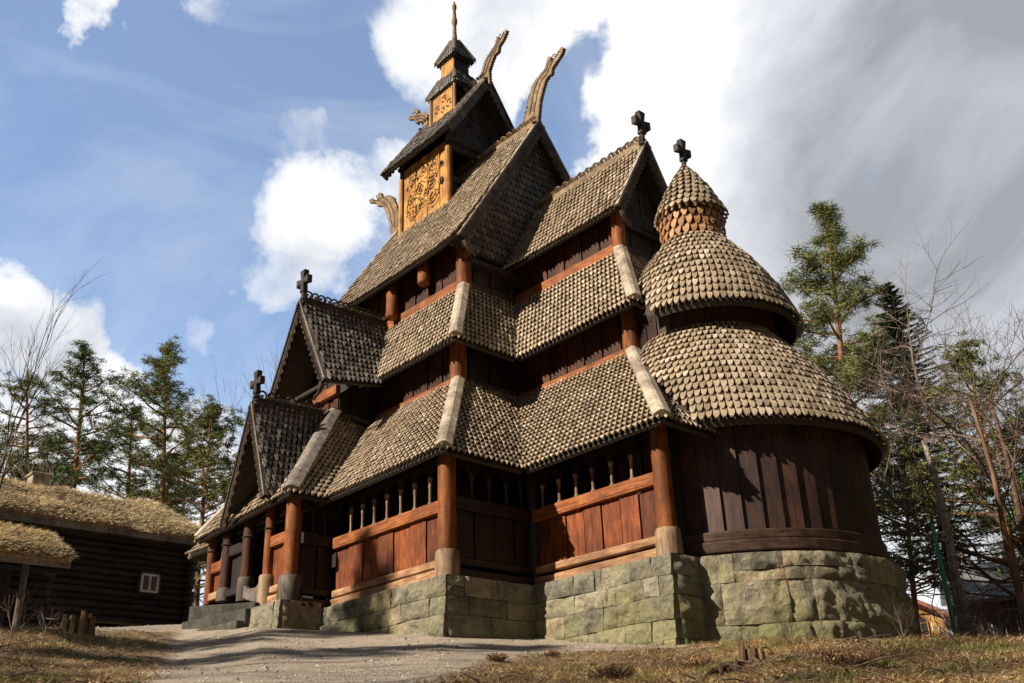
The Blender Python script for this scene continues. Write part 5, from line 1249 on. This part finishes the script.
MT['pebble'] = mat_leaf('gravel_stones', [(0, (.13, .11, .095)), (.5, (.27, .235, .20)), (1, (.44, .40, .36))])
mbp = MB(); c = 0
while c < 9000:
    x, y, Dh, az = rnd_ground(7.2, .3)
    if pathv(x, y) < .55: continue
    z = terrain(x, y); r = rg_.uniform(.006, .018) if rg_.random() < .96 else rg_.uniform(.02, .045); a = rg_.random()*3
    vs = [(x+r*math.cos(a+k*1.57)*rg_.uniform(.7, 1.2), y+r*math.sin(a+k*1.57)*rg_.uniform(.7, 1.2), z-.002) for k in range(4)]+[(x+rg_.uniform(-.3, .3)*r, y+rg_.uniform(-.3, .3)*r, z+r*rg_.uniform(.4, .8))]
    mbp.add(vs, [(0, 1, 4), (1, 2, 4), (2, 3, 4), (3, 0, 4)]); c += 1
o = mbp.build('gravel', MT['pebble']); o['kind'] = 'stuff'; o['label'] = 'loose gravel on the path'
mbt = MB()
for _ in range(420):
    x, y, Dh, az = rnd_ground()
    if pathv(x, y) > .35: continue
    z = terrain(x, y)+.02; a = rg_.random()*6.28; l = rg_.uniform(.1, .5); d = Vector((math.cos(a), math.sin(a), rg_.uniform(-.05, .35))); p = Vector((x, y, z)); mbt.tube([p, p+d*l*.5+Vector((0, 0, .02)), p+d*l], [.008, .006, .003], 4, False)
o = mbt.build('fallen_twigs', MT['twig']); o['kind'] = 'stuff'; o['label'] = 'broken twigs lying on the bank'
# stumps and small plants
def ground_at(px, py):
    p = hit(px, py); return Vector((p[0], p[1], terrain(p[0], p[1])))
def stump(c, r, h, label, seed, jag=.5, shards=14):
    rr = random.Random(seed); t = thing('tree_stump', label, 'stump', tuple(c), 'old tree stumps on the bank'); mb = MB()
    for i in range(shards):
        a = 6.283*i/shards+rr.uniform(-.15, .15); q = r*rr.uniform(.7, 1.05); b = c+Vector((q*math.cos(a), q*math.sin(a), -.08)); hh = h*rr.uniform(1-jag, 1.15); w_ = r*rr.uniform(.16, .27)
        mb.tube([b+Vector((math.cos(a), math.sin(a), 0))*r*.04, b+Vector((0, 0, hh*.6)), b+Vector((rr.uniform(-.02, .02), rr.uniform(-.02, .02), hh))], [w_*1.1, w_, w_*.75], 6)
    mb.tube([c-Vector((0, 0, .1)), c+Vector((0, 0, h*.5))], [r*.85, r*.8], 12); mb.build('stump_wood', MT['stump'], t)
    m2 = MB()
    for i in range(5):
        a = rr.random()*6.28; m2.tube([c+Vector((0, 0, .04)), c+Vector((math.cos(a), math.sin(a), .02))*r*1.4, c+Vector((math.cos(a+.2)*r*2.2, math.sin(a+.2)*r*2.2, -.06))], [r*.3, r*.2, r*.08], 6)
    m2.build('root', MT['stump'], t)
p_ = Vector(hit(76, 633)); p_.z = terrain(p_.x, p_.y)
stump(p_, .25, .40, 'wide splintered grey stump in front of the cabin, left of the path', 5, .45, 24)
stump(ground_at(752, 664), .13, .26, 'small mossy forked stump under the apse wall', 6, .5, 8)
stump(ground_at(733, 672), .16, .16, 'low rotten reddish stump beside the forked mossy stump', 7, .6, 9)
def heather(c, r, h, label, seed, n=260, mat='twig'):
    rr = random.Random(seed); t = thing('heather_clump', label, 'shrub', tuple(c), 'brown heather clumps on the bank'); mb = MB(); lf = MB()
    for i in range(n):
        a = rr.random()*6.28; q = rr.random()**.5*r; d = Vector((math.cos(a)*q, math.sin(a)*q, h*rr.uniform(.5, 1.1)*(1-.4*q/r))); b = c+d*.15-Vector((0, 0, .03)); e = c+d; mb.tube([b, b.lerp(e, .5)+Vector((rr.gauss(0, .01), rr.gauss(0, .01), 0)), e], [.004, .003, .0015], 3, False)
        for k in range(5):
            p = b.lerp(e, rr.uniform(.4, 1)); s = Vector((rr.gauss(0, 1), rr.gauss(0, 1), rr.gauss(0, 1))).normalized()*.008; lf.add([p-s, p+s, p+Vector((rr.gauss(0, .012), rr.gauss(0, .012), .02))], [(0, 1, 2)])
    mb.build('stem', MT['twig'], t); lf.build('foliage', MT['litter'], t)
heather(ground_at(612, 680), .26, .20, 'round brown heather clump near the bottom edge, below the chancel', 1)
heather(ground_at(497, 662), .18, .12, 'small dark heather clump at the edge of the path', 2, 160)
heather(ground_at(552, 657), .14, .09, 'low heather clump between the path edge and the stone corner', 3, 120)
heather(ground_at(700, 668), .28, .14, 'sprawling heather clump just left of the two small stumps', 4, 200)
heather(ground_at(850, 668), .40, .20, 'dead tangled heather clump below the right part of the apse', 5, 320)
for k, (px, py, H, lb3) in enumerate(((8, 648, .75, 'bare thorny twigs sprouting at the left edge of the bank'), (44, 640, .5, 'thin leafless sapling beside the splintered stump'), (905, 655, .45, 'short leafless sapling near the stone base end'))):
    c = ground_at(px, py); q = bare(c, H*1.6, lb3, seed=80+k, spread=.6, r0=.010, depth=4, name='bare_sapling', group='leafless saplings on the bank'); q['category'] = 'sapling'
SKY_LOBES = [(455, 40, 3.6, .85), (520, 20, 4.5, .9), (600, 60, 3.5, .8), (650, 120, 6, 1), (760, 60, 8, 1), (700, 220, 7, 1), (860, 150, 11, 1), (980, 300, 12, 1), (960, 60, 9, 1), (820, 330, 8, 1),
  (330, 215, 3.4, .95), (300, 265, 2.8, .8), (375, 185, 2.6, .75), (285, 140, 2.2, .6), (18, 315, 2.5, .9), (65, 345, 1.9, .85), (115, 358, 1.3, .8), (98, 8, 1.2, .75), (205, 320, 1.3, .52), (110, 240, 1.5, .2), (110, 490, 6, .9), (215, 520, 5, .8), (10, 480, 5, .8), (205, 15, 1.5, .45), (950, 500, 7, .95), (400, 300, 2.5, .5),
  (556, 130, 2.2, -.75), (575, 60, 1.2, -.5)]
SKY_GREY = [(930, 230, 9, .78), (1000, 120, 9, .72), (1010, 380, 7, .78), (860, 60, 6, .55), (880, 330, 6, .66), (40, 360, 2.5, .45), (320, 280, 2.0, .3), (480, 75, 2.5, .3), (600, 100, 4, .12)]
SKY_TINT = (1.02, 1.15, 1.25, 1)
SUN_E = 5.0; EXPO = 0.82

# ------------------------------------------------------------------ sky, sun
SUN = Vector((-.23, -.97, .69)).normalized()
sun_el = math.asin(SUN.z); sun_az = math.atan2(SUN.x, SUN.y)
w = bpy.data.worlds.new("World"); scene.world = w; w.use_nodes = True
nt = w.node_tree; L = nt.links; bg = nt.nodes['Background']
sky = nt.nodes.new('ShaderNodeTexSky'); sky.sky_type = 'NISHITA'; sky.sun_disc = False
sky.sun_elevation = sun_el; sky.sun_rotation = sun_az; sky.air_density = 1.0; sky.dust_density = .6; sky.ozone_density = 1.6
tc0 = nt.nodes.new('ShaderNodeTexCoord')
class _T: pass
def warp(src, scale, amp, detail):
    n = nt.nodes.new('ShaderNodeTexNoise'); n.inputs['Scale'].default_value = scale; n.inputs['Detail'].default_value = detail; n.inputs['Roughness'].default_value = .6; L.new(src, n.inputs['Vector'])
    a = nt.nodes.new('ShaderNodeVectorMath'); a.operation = 'SUBTRACT'; L.new(n.outputs['Color'], a.inputs[0]); a.inputs[1].default_value = (.5, .5, .5)
    b = nt.nodes.new('ShaderNodeVectorMath'); b.operation = 'SCALE'; L.new(a.outputs[0], b.inputs[0]); b.inputs['Scale'].default_value = amp
    c = nt.nodes.new('ShaderNodeVectorMath'); c.operation = 'ADD'; L.new(src, c.inputs[0]); L.new(b.outputs[0], c.inputs[1])
    d = nt.nodes.new('ShaderNodeVectorMath'); d.operation = 'NORMALIZE'; L.new(c.outputs[0], d.inputs[0]); return d.outputs[0]
tc = _T(); tc.outputs = {'Generated': tc0.outputs['Generated']}
WV = warp(tc0.outputs['Generated'], 7.0, .17, 7)
def vdot(px, py):
    d = ray(px, py); n = nt.nodes.new('ShaderNodeVectorMath'); n.operation = 'DOT_PRODUCT'
    L.new(WV, n.inputs[0]); n.inputs[1].default_value = tuple(d); return n.outputs['Value']
def lobe(px, py, r, amp):
    """soft disc on the sky dome, r in degrees"""
    m = nt.nodes.new('ShaderNodeMapRange'); m.interpolation_type = 'SMOOTHSTEP'; L.new(vdot(px, py), m.inputs[0])
    m.inputs['From Min'].default_value = math.cos(rad(r*1.7)); m.inputs['From Max'].default_value = math.cos(rad(r*.35)); m.inputs['To Min'].default_value = 0; m.inputs['To Max'].default_value = amp
    return m.outputs[0]
def math2(op, a, b):
    n = nt.nodes.new('ShaderNodeMath'); n.operation = op
    for i, q in enumerate((a, b)):
        if isinstance(q, (int, float)): n.inputs[i].default_value = q
        else: L.new(q, n.inputs[i])
    return n.outputs[0]
def noise_n(scale, detail, rough, dist=0., off=(0, 0, 0), st=(1, 1, 1)):
    mp = nt.nodes.new('ShaderNodeMapping'); mp.inputs['Location'].default_value = off; mp.inputs['Scale'].default_value = st; L.new(tc.outputs['Generated'], mp.inputs[0])
    n = nt.nodes.new('ShaderNodeTexNoise'); n.inputs['Scale'].default_value = scale; n.inputs['Detail'].default_value = detail; n.inputs['Roughness'].default_value = rough; n.inputs['Distortion'].default_value = dist
    L.new(mp.outputs[0], n.inputs['Vector']); return n.outputs['Fac']
acc = None
for a in SKY_LOBES:
    q = lobe(*a); acc = q if acc is None else math2('MAXIMUM' if a[3] > 0 else 'ADD', acc, q)
n1 = noise_n(4.2, 12, .62, .6, (3.1, .7, 1.3)); n2 = noise_n(13, 8, .6, .3, (.1, 5, 2))
cov = math2('ADD', acc, math2('MULTIPLY', math2('SUBTRACT', n1, .5), 1.3)); cov = math2('ADD', cov, math2('MULTIPLY', math2('SUBTRACT', n2, .5), .5))
al = nt.nodes.new('ShaderNodeMapRange'); al.interpolation_type = 'SMOOTHSTEP'; L.new(cov, al.inputs[0]); al.inputs['From Min'].default_value = .30; al.inputs['From Max'].default_value = .88
# faint high veil
veil = nt.nodes.new('ShaderNodeMapRange'); L.new(noise_n(2.2, 8, .6, .8, (7, 2, 2), (1, 1, 2.2)), veil.inputs[0]); veil.inputs['From Min'].default_value = .45; veil.inputs['From Max'].default_value = .8; veil.inputs['To Max'].default_value = .5; veil.inputs['To Min'].default_value = .1
alpha = math2('MAXIMUM', al.outputs[0], veil.outputs[0])
# cloud tone : bright tops, grey bellies
gacc = None
for a in SKY_GREY:
    q = lobe(*a); gacc = q if gacc is None else math2('MAXIMUM', gacc, q)
gn = math2('ADD', gacc, math2('MULTIPLY', math2('SUBTRACT', noise_n(3.4, 10, .6, .5, (1, 9, 4)), .5), 2.0))
gr = nt.nodes.new('ShaderNodeValToRGB'); e = gr.color_ramp.elements
e[0].position = .10; e[0].color = (6.0, 6.05, 6.1, 1); e[1].position = 1.25 if 0 else 1.0; e[1].color = (2.2, 2.32, 2.5, 1)
x_ = e.new(.5); x_.color = (4.3, 4.45, 4.75, 1)
L.new(gn, gr.inputs[0])
gain = nt.nodes.new('ShaderNodeMix'); gain.data_type = 'RGBA'; gain.blend_type = 'MULTIPLY'; gain.inputs[0].default_value = 1; L.new(sky.outputs[0], gain.inputs[6]); gain.inputs[7].default_value = SKY_TINT
# added unseen grey layer over the sky behind the camera, cutting the fill light
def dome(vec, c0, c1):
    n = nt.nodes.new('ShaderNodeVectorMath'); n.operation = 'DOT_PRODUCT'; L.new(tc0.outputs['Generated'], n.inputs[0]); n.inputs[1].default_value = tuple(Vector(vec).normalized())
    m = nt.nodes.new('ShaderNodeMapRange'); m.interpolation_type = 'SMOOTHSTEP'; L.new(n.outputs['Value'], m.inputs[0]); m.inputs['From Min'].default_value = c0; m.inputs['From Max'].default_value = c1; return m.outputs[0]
fill_cut = dome((.55, -.8, .25), -.42, -.05)
mx = nt.nodes.new('ShaderNodeMix'); mx.data_type = 'RGBA'; L.new(alpha, mx.inputs[0]); L.new(gain.outputs[2], mx.inputs[6]); L.new(gr.outputs[0], mx.inputs[7])
m2x = nt.nodes.new('ShaderNodeMix'); m2x.data_type = 'RGBA'; L.new(fill_cut, m2x.inputs[0]); L.new(mx.outputs[2], m2x.inputs[6]); m2x.inputs[7].default_value = (.85, .98, 1.2, 1)
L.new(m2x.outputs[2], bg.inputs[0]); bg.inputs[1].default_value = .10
sd = bpy.data.lights.new('sun', 'SUN'); so = bpy.data.objects.new('sun', sd); COL.objects.link(so)
sd.energy = SUN_E; sd.angle = rad(.55); sd.color = (1, .88, .73)
so.rotation_euler = (-SUN).to_track_quat('-Z', 'Y').to_euler()
vs_ = scene.view_settings; scene.display_settings.display_device = 'sRGB'; vs_.view_transform = 'Standard'; vs_.look = 'None'; vs_.gamma = 1; vs_.exposure = EXPO
